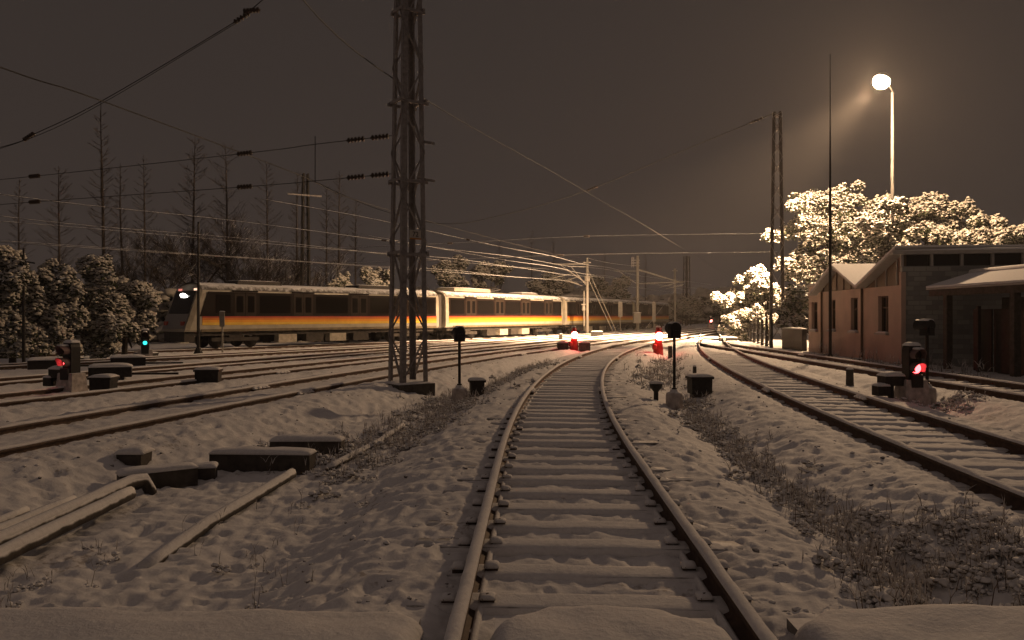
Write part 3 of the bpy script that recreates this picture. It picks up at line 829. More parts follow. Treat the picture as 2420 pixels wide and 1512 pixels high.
# feeders
wire('high feeder wire passing the near lattice mast and dropping far right', [(-3.2, 7.5, 7.4), (-3.85, 14, 7.35), (-2.36, 20.3, 7.3), (1.7, 31, 7.3), (5.4, 41, 7.3), (8.9, 50, 7.25), (30.5, 108, 7.0)], .013, 'dark_wire')
wire('high wire crossing the sky at the upper left', [(-13.3, 9, 7.2), (-11.35, 17, 7.05), (-10.5, 19.8, 7.05), (-8.35, 30, 7.05), (-7.2, 37, 7.0), (-1.5, 54, 7.0), (10, 84, 6.9)], .017, 'dark_wire')
# catenary pairs along the electrified tracks
def along(path, ys, z, off=0.0): return [(float(path(y)) + off, y, z + .10 * math.sin(y * .35)) for y in ys]
YS = [18, 24, 30, 37, 45, 53, 61, 69, 77, 86, 98, 115]
wire('catenary wire above the track beside the train', along(path_left4, YS, 6.1), .014, 'wire', (.30,))
wire('contact wire above the track beside the train', along(path_left4, YS, 5.25, .3), .012, 'wire')
wire('catenary wire above the train roof', along(path_train, YS, 6.0), .014, 'wire')
wire('contact wire above the train roof', along(path_train, YS, 5.05, .2), .012, 'wire')
wire('snow-coated wire above the third track from the near mast', along(path_left3, YS[2:], 6.2), .015, 'wire', (.2,))
wire('lower snow-coated wire above the third track from the near mast', along(path_left3, YS[3:], 5.35), .014, 'wire')
wire('thin wire running low over the train towards the trees', [(-22, 33, 4.7), (-9.5, 50, 4.75), (3, 70, 4.85), (13, 88, 4.9), (26, 118, 4.9)], .014, 'wire')
# ================================================================== LINE-SIDE POLES
def cantilever(b, x, z, reach, sgn, drop=1.4, r=.045):
    """bracket tubes of a cantilever; sgn -1 to the left, +1 to the right"""
    e = Vector((x + sgn * reach, 0, z))
    b.tube([(x, 0, z), e], r, 6); b.tube([(x, 0, z - drop), (x + sgn * reach * .82, 0, z - .02)], r, 6)
    b.tube([(x + sgn * reach * .45, 0, z - drop * .5), (x + sgn * reach * 1.05, 0, z - drop * .72)], r * .7, 6)
    b.tube([(x + sgn * reach * .25, 0, z - drop * .98), (x + sgn * reach * .95, 0, z - drop * .75)], r * .6, 5)
def line_pole(label, x, y, h, r=.14, group='pale line poles by the floodlit tracks'):
    root = thing('line_pole', label, 'pole', (x, y, -.5), 0, group)
    MB().tube([(0, 0, 0), (0, 0, h + .5)], [r * 1.1, r * .85], 10).build('shaft', M['pale_post'], root, True)
    MB().lathe([(r * 1.9, 0), (r * 1.9, .22), (r * 1.2, .3)], n=10).build('foot_collar', M['concrete'], root)
    return root
p1 = line_pole('pale pole with snowy brackets reaching left in front of the train', 7.25, 74.0, 7.1)
b = MB(); cantilever(b, 0, 7.0, 3.3, -1, 1.9, .05); cantilever(b, 0, 6.75, 1.9, -1, 1.9, .045); b.box((0, 0, 5.6), (.5, .3, .5)); b.build('cantilever', M['pale_post'], p1, True)
MB().bar((-.4, 0, 7.15), (.35, 0, 7.15), .1).build('top_bracket', M['pale_post'], p1)
b = MB(); b.tube([(-.32, -.1, 1.0), (-.32, -.1, 4.4)], .06, 6); b.box((-.36, -.1, 3.1), (.45, .3, .12)); b.lathe([(.12, 2.5), (.18, 2.6), (.12, 3.0)], c=(-.36, -.1, 0)); b.build('tension_weights', M['pale_post'], p1)
p2 = line_pole('pale pole with long snowy arms reaching right and a box low down', 14.0, 85.6, 8.2, .17)
b = MB(); cantilever(b, 0, 7.0, 2.6, -1, 1.5, .05)
for k, dz in enumerate((0, .15, .32)): b.tube([(.1, 0, 7.2 - dz * .4), (4.6, -.6, 5.75 - dz * .2)], .035, 5)
b.tube([(.1, 0, 5.6), (5.1, -.6, 5.75)], .06, 6); b.tube([(2.4, -.3, 5.15), (4.4, -.6, 5.70)], .04, 5); b.tube([(3.1, -.4, 5.0), (5.0, -.6, 5.45)], .04, 5)
b.build('cantilever', M['pale_post'], p2, True)
b = MB()
for k in range(3): b.bar((-.7, 0, 7.6 + k * .3), (.25, 0, 7.6 + k * .3), .09)
b.tube([(-.45, 0, 7.4), (-.45, 0, 8.5)], .05, 6); b.tube([(-.65, 0, 7.4), (-.65, 0, 8.55)], .05, 6); b.build('switch_gear', M['galv'], p2)
MB().box((-.1, -.3, 1.75), (.75, .4, 1.15)).build('control_box', M['pale_post'], p2)
MB().cap(-.1, -.3, 2.325, .95, .55, .08).build('snow_cover', M['snow'], p2, True)
p3 = line_pole('slender pole nearest the rear of the train, behind the post signal', 21.0, 99.0, 7.6, .15)
MB().bar((-.35, 0, 7.8), (.35, 0, 7.8), .1).build('top_bracket', M['pale_post'], p3)
MB().bar((-.4, 0, 3.9), (.2, 0, 3.9), .12).build('step_bracket', M['pale_post'], p3)
wire('wire strung between the tops of the two bracket poles', [(7.3, 74, 7.05), (14.0, 85.6, 7.05)], .025, 'wire', sag=.15)
def guy(label, a, b_):
    root = thing('guy_wire', label, 'guy wire', b_, 0, 'guy wires of the line poles'); P = Vector(b_)
    MB().tube([Vector(a) - P, (0, 0, 0)], .028, 5).build('stay', M['pale_post'], root)
    MB().cap(0, 0, -.03, .6, .5, .2).build('anchor', M['concrete'], root, True)
guy('guy wire slanting right from the pole with brackets reaching left', (7.3, 74, 6.0), (10.6, 77, -.35))
guy('second guy wire beside the first, from the same pole', (7.3, 74, 5.2), (10.2, 76.6, -.35))
guy('guy wire slanting left from the slender rear pole', (20.9, 99, 4.6), (15.2, 89, -.35))
def plate_post(label, x, y, h, pw, ph, mat='pale_post', zb=None, pr=.045):
    zb = gz(x, y) if zb is None else zb
    root = thing('sign_post', label, 'sign post', (x, y, zb), 0, 'small plate posts beside the train')
    MB().tube([(0, 0, -.1), (0, 0, h - ph * .5)], pr, 8).build('post', M[mat], root)
    MB().box((0, -pr - .015, h - ph / 2), (pw, .03, ph)).build('plate', M['pale_post'], root)
    MB().cap(0, -pr, h, pw, .12, .05, n=5).build('snow_cover', M['snow'], root, True)
    return root
plate_post('tall pale board on a thin post before the third carriage', 11.35, 80.5, 3.45, .44, 1.55, zb=-.5)
plate_post('tall pale board beside the pole with the low box', 16.35, 88.5, 3.55, .42, 2.2, zb=-.5)
plate_post('small pale plate on a short post before the leading carriage', -14.55, 38.6, 2.35, .26, .75, zb=-.62)
r = thing('slim_pole', 'thin dark pole in front of the train cab corner', 'pole', (-15.6, 38.2, -.6), 0, 'slim dark poles')
MB().tube([(0, 0, 0), (0, 0, 6.8)], [.09, .045], 8).build('shaft', M['iron'], r)
MB().lathe([(.30, 0), (.28, .18), (.11, .55)], n=8).build('foot', M['iron'], r)
MB().box((0, -.1, .06), (1.5, .6, .14)).build('footing', M['dark_concrete'], r)
r = thing('slim_pole', 'thin dark pole by the left edge of the picture', 'pole', (-19.9, 31.3, -.6), 0, 'slim dark poles')
MB().tube([(0, 0, 0), (0, 0, 4.9)], [.07, .04], 8).build('shaft', M['iron'], r)
MB().bar((-.0, 0, 4.35), (.45, 0, 4.28), .06).build('arm', M['iron'], r)
ap = at(1961, 830, 30.5)
r = thing('antenna_pole', 'very tall thin antenna pole in front of the pink wall', 'antenna', (ap.x, ap.y, gz(ap.x, ap.y)))
MB().tube([(0, 0, -.1), (0, 0, 5.2), (0, 0, 9.5), (0, 0, 12.1)], [.062, .055, .022, .012], 7).build('mast_tube', M['iron'], r)
MB().lathe([(.12, 0), (.12, .1), (.07, .18)], n=8).build('foot', M['iron'], r)

# ================================================================== SIGNALS
M['red_lens'] = glow('red_lens_light', (1.0, .055, .06), 12)
M['pink_lens'] = glow('bright_red_lens_light', (1.0, .10, .08), 85)
M['teal_lens'] = glow('teal_lens_light', (.03, .62, .56), 2.6)
M['dead_lens'] = plain('unlit_lens', (.03, .012, .012), .1)
M['hood'] = plain('hood_red_sheen', (.16, .10, .10), .4)  # black hoods raised to a ruddy tone for the lamp's reflected glow
M['red_glow_tint'] = plain('red_glow_tint', (.42, .035, .032), .45, 0, .2, 8)  # the lamp's red spill on pedestal and casing, put into their colour
M['sig_concrete'] = snowy('signal_concrete', (.46, .41, .39), .6, .9)
def hood(b, c, r, L):
    """an open half-round hood, axis -y, with thickness"""
    n = 14; vs, fs = [], []
    for rr in (r, r * .93):
        for y in (0, -L):
            for k in range(n + 1):
                a = math.radians(-35) + math.radians(250) * k / n
                cut = L * .35 * (1 - math.sin(max(0, min(math.pi, a)))) if y else 0
                vs.append((c[0] + rr * math.cos(a), c[1] + y + cut, c[2] + rr * math.sin(a)))
    q = n + 1
    for k in range(n):
        fs += [(k, k + 1, q + k + 1, q + k), (2 * q + k + 1, 2 * q + k, 3 * q + k, 3 * q + k + 1), (q + k, q + k + 1, 3 * q + k + 1, 3 * q + k)]
    b._add(vs, fs)
ROTX = Matrix.Rotation(math.pi / 2, 3, 'X')
def dwarf_signal(label, x, y, rz, lens='red_lens', lit=0, casing='black', base='sig_concrete', scale=1.0, group='dwarf signals', boxes=True, z=None, lr=.078):
    z = gz(x, y) if z is None else z
    root = thing('dwarf_signal', label, 'signal', (x, y, z - .03), rz, group); root.scale = (scale,) * 3
    MB().box((0, 0, .04), (.60, .50, .80), 0, .78, .68).build('pedestal', M[base], root)
    MB().box((0, -.178, .42), (.24, .05, .26)).build('front_plate', M['black'], root)
    b = MB(); b.box((0, 0, .74), (.27, .24, .60)); b.lathe([(.135, -.12), (.135, .12)], c=(0, 0, 1.04), n=16, rot=ROTX); b.build('casing', M[casing], root)
    for k, zz in enumerate((.68, .95)):
        MB().lathe([(lr + .02, .0), (lr + .02, .025)], c=(0, -.12, zz), n=18, rot=ROTX).build('lens_ring', M['black'], root)
        MB().lathe([(lr, .0), (lr, .015), (lr * .6, .028)], c=(0, -.135, zz), n=18, rot=ROTX).build('lens', M[lens] if k == lit else M['dead_lens'], root, True)
        h = MB(); hood(h, (0, -.12, zz), .125, .25); h.build('hood', M['hood'], root)
    MB().cap(0, 0, 1.13, .27, .26, .085, n=7, lump=.4).build('snow_cover', M['snow'], root, True)
    MB().cap(0, -.22, 1.065, .15, .22, .05, n=5, lump=.4).build('hood_snow', M['snow'], root, True)
    if boxes:
        bx = MB(); bx.tube([(-.42, .05, -.1), (-.42, .05, .34)], .06, 8); bx.box((-.42, .05, .42), (.40, .32, .2)); bx.box((-.66, .0, .22), (.26, .24, .2)); bx.build('cable_box', M['iron'], root)
        MB().cap(-.42, .05, .515, .44, .36, .09, n=7).build('box_snow', M['snow'], root, True)
        MB().cap(-.66, 0, .315, .28, .26, .07, n=6).build('box_snow', M['snow'], root, True)
    return root
dwarf_signal('dwarf signal glowing red before the grey brick wall at right', 8.17, 15.7, math.radians(6), lr=.105, z=-.17)
dwarf_signal('dwarf signal glowing red at the far left, hoods turned left', -10.15, 17.7, math.radians(-22), lr=.08)
def red_signal(label, x, y, rz, boxes, h=1.0):
    z = gz(x, y)
    root = thing('red_signal', label, 'signal', (x, y, z - .03), rz, 'red signals glaring in the middle distance'); root.scale = (h,) * 3
    MB().lathe([(.22, -.2), (.20, .28), (.15, .56), (.14, .60)], n=14).build('pedestal', M['red_glow_tint'], root, True)
    MB().lathe([(.12, .60), (.13, .66), (.12, .98), (.09, 1.10), (.03, 1.14)], n=14).build('casing', M['red_glow_tint'], root, True)
    MB().lathe([(.165, 0), (.165, .02), (.09, .05)], c=(0, -.14, .76), n=18, rot=ROTX).build('lens', M['pink_lens'], root, True)  # lens drawn oversize so its width stands in for glare
    hb = MB(); hood(hb, (0, -.12, .76), .175, .12); hb.build('hood', M['red_glow_tint'], root)
    hb = MB(); hood(hb, (0, -.10, 1.0), .11, .16); hb.build('hood', M['red_glow_tint'], root)
    MB().cap(0, 0, 1.12, .20, .20, .08, n=6).build('snow_cover', M['snow'], root, True)
    MB().lathe([(.10, 0), (.10, .16), (.06, .22)], c=(-.2, -.22, .22), n=10).build('cable_cup', M['red_glow_tint'], root, True)
    if boxes:
        for sx in (-.55, .52):
            MB().box((sx, .05, .16), (.50, .4, .42)).build('cable_box', M['dark_concrete'], root)
            MB().cap(sx, .05, .37, .5, .4, .09).build('box_snow', M['snow'], root, True)
    return root
rp = at(1555, 835, 35.5); red_signal('red signal with a glaring lamp between the two curving tracks', rp.x, rp.y, math.radians(2), False, 1.12)
rp = at(1356, 828, 36.5); red_signal('red signal with a glaring lamp between two dark boxes, left of the curve', rp.x, rp.y, math.radians(4), True, .98)
ts = dwarf_signal('small signal shining teal before the snowy bush beside the cab', -17.1, 35.8, math.radians(24), 'teal_lens', 0, boxes=False, scale=1.3, z=-.58, lr=.07)
fs_ = at(1678, 757, 98)
dwarf_signal('tiny distant signal glowing red under the dark trees', fs_.x, fs_.y, math.radians(12), 'pink_lens', 0, boxes=False, z=fs_.z - .8, scale=1.15, lr=.12)

def post_signal(label, x, y, rz, h=1.62, cap_=True, z=None):
    z = gz(x, y) if z is None else z
    root = thing('post_signal', label, 'signal', (x, y, z - .03), rz, 'post-mounted repeater heads seen from behind')
    MB().lathe([(.175, -.15), (.175, .30), (.16, .36), (.10, .38), (.075, .44)], n=14).build('base', M['sig_concrete'], root, True)
    MB().tube([(0, 0, .38), (0, 0, h - .25)], .032, 8).build('post', M['iron'], root)
    MB().lathe([(.055, .40), (.055, .47)], n=8).build('collar', M['iron'], root)
    b = MB(); b.box((0, 0, h - .15), (.23, .17, .24)); b.lathe([(.135, -.10), (.14, .0), (.12, .10)], c=(0, 0, h - .06), n=18, rot=ROTX)
    b.lathe([(.12, .08), (.125, .24)], c=(0, 0, h - .06), n=18, rot=Matrix.Rotation(-math.pi / 2, 3, 'X')); b.build('head', M['black'], root)
    MB().box((0, -.115, h - .16), (.12, .03, .12)).build('rear_cover', M['iron'], root)
    MB().cap(0, .02, h + .035, .20, .24, .05, n=6, lump=.4).build('snow_cover', M['snow'], root, True)
    return root
post_signal('dark signal head on a post in the ditch between middle and right tracks', 3.36, 15.9, math.radians(8), 1.76)
post_signal('dark signal head on a post close to the foot of the big mast', -1.17, 17.1, math.radians(15), 1.68)
post_signal('dark signal head on a post behind the right-hand red signal', 8.62, 15.95, math.radians(20), 1.72)
def trunking_box(label, x, y, w, l, h, rz=0.0, mat='iron', z=None, legs=False):
    z = gz(x, y) if z is None else z
    root = thing('equipment_cabinet', label, 'equipment box', (x, y, z - .02), rz, 'low equipment boxes beside the tracks')
    b = MB(); b.box((0, 0, h / 2 + (.1 if legs else 0)), (w, l, h), 0, 1.03); b.build('cabinet', M[mat], root)
    MB().box((0, 0, h + (.12 if legs else .02)), (w + .07, l + .07, .05)).build('lid', M[mat], root)
    MB().cap(0, 0, h + (.145 if legs else .045), w + .07, l + .07, .07, n=8).build('snow_cover', M['snow'], root, True)
    if legs: MB().box((0, 0, .04), (w * .8, l * .8, .2)).build('plinth', M['dark_concrete'], root)
    return root
trunking_box('dark box with a snowy lid right of the post signal in the ditch', 4.25, 17.4, .46, .34, .34, .1, legs=True)
trunking_box('dark box beside the post signal at the mast foot', -.80, 17.5, .30, .26, .36, .2)
trunking_box('dark box with a snowy lid between the two nearest left tracks', -7.75, 19.6, .56, .34, .30, .1)
trunking_box('low dark box on the snow beside the second carriage', 6.9, 62.5, .9, .6, .4)
trunking_box('low box left of the thin dark pole by the cab', -17.3, 36.3, .9, .5, .35, z=-.6)
trunking_box('small box on the snow in front of the low box by the cab', -18.9, 33.0, .7, .4, .3, z=-.6)
trunking_box('snow-topped box between tracks near the far left signal', -9.2, 17.3, .45, .34, .35)
r = thing('cable_cup', 'small dark mushroom-shaped cable post beside the post signal base', 'cable post', (3.02, 16.1, gz(3.02, 16.1) - .02))
MB().tube([(0, 0, 0), (0, 0, .22)], .05, 8).build('stem', M['iron'], r); MB().lathe([(.05, .18), (.13, .28), (.14, .36)], n=10).build('cup', M['iron'], r)
MB().cap(0, 0, .355, .27, .27, .06, n=6).build('snow_cover', M['snow'], r, True)
def marker_post(label, x, y, h, w):
    root = thing('marker_post', label, 'marker post', (x, y, gz(x, y) - .03), .2, 'short concrete marker posts')
    MB().box((0, 0, h / 2), (w, w * .8, h), 0, .92).build('stone', M['dark_concrete'], root); MB().cap(0, 0, h - .005, w, w * .8, .05, n=6).build('snow_cover', M['snow'], root, True)
marker_post('short square marker post between the two right-hand tracks', 8.05, 18.3, .42, .14)
marker_post('short marker post behind the dark head of the ditch post signal', 6.9, 33.5, .55, .16)
marker_post('tiny marker post on the snow before the right-hand track', 5.35, 22.5, .24, .09)
marker_post('small marker post near the floodlit sleepers by the train', 3.3, 52, .5, .22)
def point_machine(label, x, y, rz):
    root = thing('point_machine', label, 'point machine', (x, y, -.2), rz, 'snow-covered switch gear by the tracks')
    MB().box((0, 0, .12), (1.1, .45, .3)).build('casing', M['iron'], root); MB().cap(0, 0, .265, 1.15, .5, .11, n=9).build('snow_cover', M['snow'], root, True)
    MB().bar((.5, 0, .05), (1.8, 0, .02), .06).build('rod', M['iron'], root)
point_machine('snow-covered switch machine left of the train cab tracks', -13.6, 27.2, .5)
point_machine('snow-covered switch machine at the floodlit junction on the right', 14.2, 50.5, .2)
point_machine('snow-covered switch machine beside the third left track', -11.6, 22.2, .4)
point_machine('snow-covered switch machine far left beyond the red signal', -15.5, 25.6, .6)

# ================================================================== BUILDINGS ON THE RIGHT
M['pink'] = plain('pink_render', (.54, .41, .34), .8, 0, .12, 1.2, .008)
M['trim'] = snowy('white_trim', (.42, .40, .38), .6, .9, .6, 6, .1)
M['dark_pane'] = plain('dark_pane', (.016, .013, .012), .12, 0, 0, 1, 0, .5)
M['brown_frame'] = plain('brown_frame', (.09, .05, .03), .6)
M['gable_panel'] = plain('gable_panel', (.13, .09, .06), .5, 0, .2, 2)
def brick_mat():
    m, nt, bb = new_mat('grey_blockwork'); N = nt.nodes.new; L = nt.links.new
    tc = N('ShaderNodeTexCoord'); mp = N('ShaderNodeMapping'); L(tc.outputs['Object'], mp.inputs[0]); mp.inputs['Rotation'].default_value = (math.pi / 2, 0, 0)
    br = N('ShaderNodeTexBrick'); br.inputs['Color1'].default_value = (.38, .385, .365, 1); br.inputs['Color2'].default_value = (.22, .225, .22, 1); br.inputs['Mortar'].default_value = (.25, .25, .235, 1)
    br.inputs['Scale'].default_value = 1.0; br.inputs['Brick Width'].default_value = .40; br.inputs['Row Height'].default_value = .17; br.inputs['Mortar Size'].default_value = .012
    L(mp.outputs[0], br.inputs['Vector'])
    no = N('ShaderNodeTexNoise'); no.inputs['Scale'].default_value = 1.3; L(tc.outputs['Object'], no.inputs['Vector'])
    mx = N('ShaderNodeMix'); mx.data_type = 'RGBA'; mx.blend_type = 'MULTIPLY'; mx.inputs['Factor'].default_value = .7
    L(br.outputs['Color'], mx.inputs['A']); L(no.outputs['Color'], mx.inputs['B'])
    L(br.outputs['Color'], bb.inputs['Base Color']); bb.inputs['Roughness'].default_value = .85
    bp = N('ShaderNodeBump'); bp.inputs['Distance'].default_value = .012; L(br.outputs['Fac'], bp.inputs['Height']); bp.invert = True; L(bp.outputs[0], bb.inputs['Normal'])
    return m
M['block'] = brick_mat()
def build_house():
    A, Bp = Vector((13.8, 27.2, 0)), Vector((14.6, 37.8, 0)); d = (Bp - A); LN = d.length; ang = math.atan2(d.y, d.x) - math.pi / 2
    root = thing('yard_building', 'pink rendered yard building with zigzag snowy roofs and grey block end wall', 'building', (A.x, A.y, -.3), ang)
    # local: y runs along the pink wall away from the camera, x into the building (to the right)
    EZ = 2.63 + .3; T = .25
    ops = [(.107, .195, 1.20, 2.58), (.39, .465, 1.20, 2.58), (.64, .71, 1.20, 2.55), (.872, .955, 1.15, 2.50)]
    ops = [(a * LN, b_ * LN, z0, z1) for a, b_, z0, z1 in ops]
    w = MB(); ycur = 0
    for a, b_, z0, z1 in ops:
        w.box((T / 2, (ycur + a) / 2, EZ / 2), (T, a - ycur, EZ)); w.box((T / 2, (a + b_) / 2, z0 / 2), (T, b_ - a, z0)); w.box((T / 2, (a + b_) / 2, (z1 + EZ) / 2), (T, b_ - a, EZ - z1)); ycur = b_
    w.box((T / 2, (ycur + LN) / 2, EZ / 2), (T, LN - ycur, EZ))
    wall = w.build('wall', M['pink'], root)
    # end annex with a flat roof, its parapet
    MB().box((T / 2, .925 * LN, EZ + .21), (T - .004, .15 * LN, .42)).build('parapet', M['pink'], root)
    MB().box((1.2, .925 * LN, EZ + .36), (2.6, .15 * LN + .1, .10)).build('flat_roof', M['trim'], root)
    MB().cap(1.2, .925 * LN, EZ + .41, 2.6, .15 * LN + .1, .07, n=9).build('roof_snow', M['snow'], root, True)
    for a, b_, z0, z1 in ops:
        f = MB(); fw = .06
        for yy in (a + fw / 2, b_ - fw / 2, (a + b_) / 2): f.box((.16, yy, (z0 + z1) / 2), (.06, fw, z1 - z0))
        for zz in (z0 + fw / 2, z1 - fw / 2, z0 + (z1 - z0) * .68): f.box((.16, (a + b_) / 2, zz), (.055, b_ - a, fw))
        win = f.build('window', M['brown_frame'], root)
        MB().box((.19, (a + b_) / 2, (z0 + z1) / 2), (.012, b_ - a - .02, z1 - z0 - .02)).build('pane', M['dark_pane'], win)
        MB().box((-.03, (a + b_) / 2, z0 - .045), (.20, b_ - a + .12, .07)).build('sill', M['trim'], win)
        MB().cap(-.04, (a + b_) / 2, z0 - .01, .14, b_ - a + .06, .06, n=6).build('sill_snow', M['snow'], win, True)
    for yy in (.336 * LN, .80 * LN):
        MB().tube([(-.06, yy, .1), (-.06, yy, EZ)], .045, 8).build('drainpipe', M['brown_frame'], root)
    # gable 1: ridge along x
    g0, gp, g1 = .336 * LN, .605 * LN, .86 * LN; zr, zv = 3.69 + .3, EZ + .02
    MB().poly([(.06, g0 + .1, zv), (.06, g1 - .1, zv), (.06, gp, zr - .08)], (.1, 0, 0)).build('gable', M['gable_panel'], root)
    for k in range(6):
        yy = g0 + (g1 - g0) * (k + .7) / 6.4; top = zv + (zr - .1 - zv) * (1 - abs(yy - gp) / ((gp - g0) if yy < gp else (g1 - gp)))
        MB().box((.045, yy, (zv + top) / 2), (.05, .05, max(.05, top - zv))).build('gable_mullion', M['brown_frame'], root)
    def slab(y0, z0, y1, z1, x0, x1, th, mat, nm):
        return MB().poly([(x0, y0, z0), (x1, y0, z0), (x1, y1, z1), (x0, y1, z1)], (0, 0, th)).build(nm, M[mat], root)
    slab(g0 - .02, zv - .03, gp, zr - .03, -.32, 7.5, .08, 'trim', 'roof_slope'); slab(gp, zr - .03, g1 + .25, zv - .16, -.32, 7.5, .08, 'trim', 'roof_slope')
    slab(g0, zv + .06, gp, zr + .06, -.34, 7.5, .06, 'snow', 'roof_snow'); slab(gp, zr + .06, g1 + .27, zv - .07, -.34, 7.5, .06, 'snow', 'roof_snow')
    # half gable rising to the corner
    zc = 3.85 + .3
    MB().poly([(.06, 0.0, EZ), (.06, g0 - .1, EZ), (.06, 0.0, zc - .12)], (.1, 0, 0)).build('gable', M['gable_panel'], root)
    for k in range(3):
        yy = .5 + k * .95; top = EZ + (zc - .15 - EZ) * (1 - yy / g0)
        MB().box((.045, yy, (EZ + top) / 2), (.05, .05, top - EZ)).build('gable_mullion', M['trim'], root)
    slab(-.25, zc + .02, g0 - .02, zv - .03, -.32, 11, .07, 'trim', 'roof_slope'); slab(-.27, zc + .10, g0 - .02, zv + .045, -.34, 11, .06, 'snow', 'roof_snow')
    # grey block end wall facing the camera
    fa = math.radians(-11.3) - ang; ca, sa = math.cos(fa), math.sin(fa)
    def F(t, off=0.0): return (t * ca + off * sa, t * sa - off * ca)
    H0 = 3.29 + .3; LF = 9.5
    fw_ = MB(); fw_.box((LF / 2 + .02, .12, H0 / 2), (LF, .24, H0)); wo = fw_.build('end_wall', M['block'], root); wo.rotation_euler = (0, 0, fa)
    z0, z1 = H0, 3.70 + .3
    cl = MB().box((LF / 2, .14, (z0 + z1) / 2), (LF, .02, z1 - z0)); co = cl.build('clerestory_glass', M['dark_pane'], root); co.rotation_euler = (0, 0, fa)
    for k in range(10):
        mo = MB().box((.02 + k * .97, .06, (z0 + z1) / 2), (.085, .14, z1 - z0)).build('mullion', M['trim'], root); mo.rotation_euler = (0, 0, fa)
    fo_ = MB().box((LF / 2 - .1, -.02, z1 + .06), (LF + .5, .40, .12)).build('fascia', M['trim'], root); fo_.rotation_euler = (0, 0, fa)
    so = MB().cap(LF / 2 - .1, -.02, z1 + .118, LF + .5, .44, .08, n=12).build('fascia_snow', M['snow'], root, True); so.rotation_euler = (0, 0, fa)
    MB().box((.04, .02, EZ / 2), (.16, .16, EZ + .9)).build('corner_post', M['pink'], root)
    return root
build_house()
def build_shed():
    root = thing('open_shed', 'low open shed with a snowy gabled roof at the right edge', 'shed', (14.3, 25.3, -.25), math.radians(1))
    for yy in (0.0, -3.3, -6.6): MB().box((.06, yy, 1.28), (.20, .20, 2.56)).build('post', M['dark_concrete'], root)
    MB().box((0, -3.4, 2.56), (.12, 8.6, .22)).build('fascia', M['dark_concrete'], root)
    MB().box((1.45, .74, 2.66), (2.7, .10, .20)).build('fascia', M['dark_concrete'], root)
    # roof slopes and snow
    for s_, nm in ((0, 'roof_slope'), (.07, 'roof_snow')):
        m = M['trim'] if nm == 'roof_slope' else M['snow']
        MB().poly([(-.22, .8, 2.66 + s_), (1.35, .8, 3.14 + s_), (1.35, -7.8, 3.14 + s_), (-.22, -7.8, 2.66 + s_)], (0, 0, .06)).build(nm, m, root)
        MB().poly([(1.35, .8, 3.14 + s_), (3.0, .8, 2.64 + s_), (3.0, -7.8, 2.64 + s_), (1.35, -7.8, 3.14 + s_)], (0, 0, .06)).build(nm, m, root)
    MB().tube([(1.35, .82, 3.27), (1.35, -7.8, 3.27)], .10, 8).build('ridge_cap', M['snow'], root, True)
    MB().box((2.2, -3.4, 1.2), (.15, 7.6, 2.4)).build('back_wall', M['dark_concrete'], root)
    MB().box((.75, -.75, 1.0), (.06, .9, 2.0)).build('door', M['black'], root)
    MB().box((.42, -1.05, 1.05), (.10, .10, 2.1)).build('door_post', M['iron'], root)
    MB().box((.78, -2.6, 1.0), (.06, 2.6, 2.0)).build('panel', M['iron'], root)
build_shed()
# fence and low wall beyond the right mast
def build_fence():
    a, b_ = Vector((14.35, 42.5, 0)), Vector((17.2, 57.5, 0)); d = b_ - a; L = d.length; ang = math.atan2(d.y, d.x)
    root = thing('post_fence', 'dark post and rail fence under the bright snowy tree', 'fence', (a.x, a.y, -.35), ang)
    pk = MB().box((0, 0, .85), (.20, .16, 1.7), 0, .9).mesh('post', M['iron'])
    n = 9
    for k in range(n):
        link('post', pk, root, (k * L / (n - 1), 0, random.uniform(-.03, .03)))
    for z in (.25, .80, 1.40):
        MB().box((L / 2, .0, z), (L, .035, .045)).build('rail', M['iron'], root)
build_fence()
r = thing('low_wall', 'low dark brick wall between the right mast and pink building', 'wall', (14.55, 38.2, -.3), math.radians(92))
MB().box((1.3, 0, .55), (2.6, .24, 1.10)).build('wall_body', M['iron'], r); MB().box((1.3, 0, 1.13), (2.7, .32, .07)).build('coping', M['iron'], r)
MB().cap(1.3, 0, 1.16, 2.7, .32, .08, n=14).build('snow_cover', M['snow'], r, True)

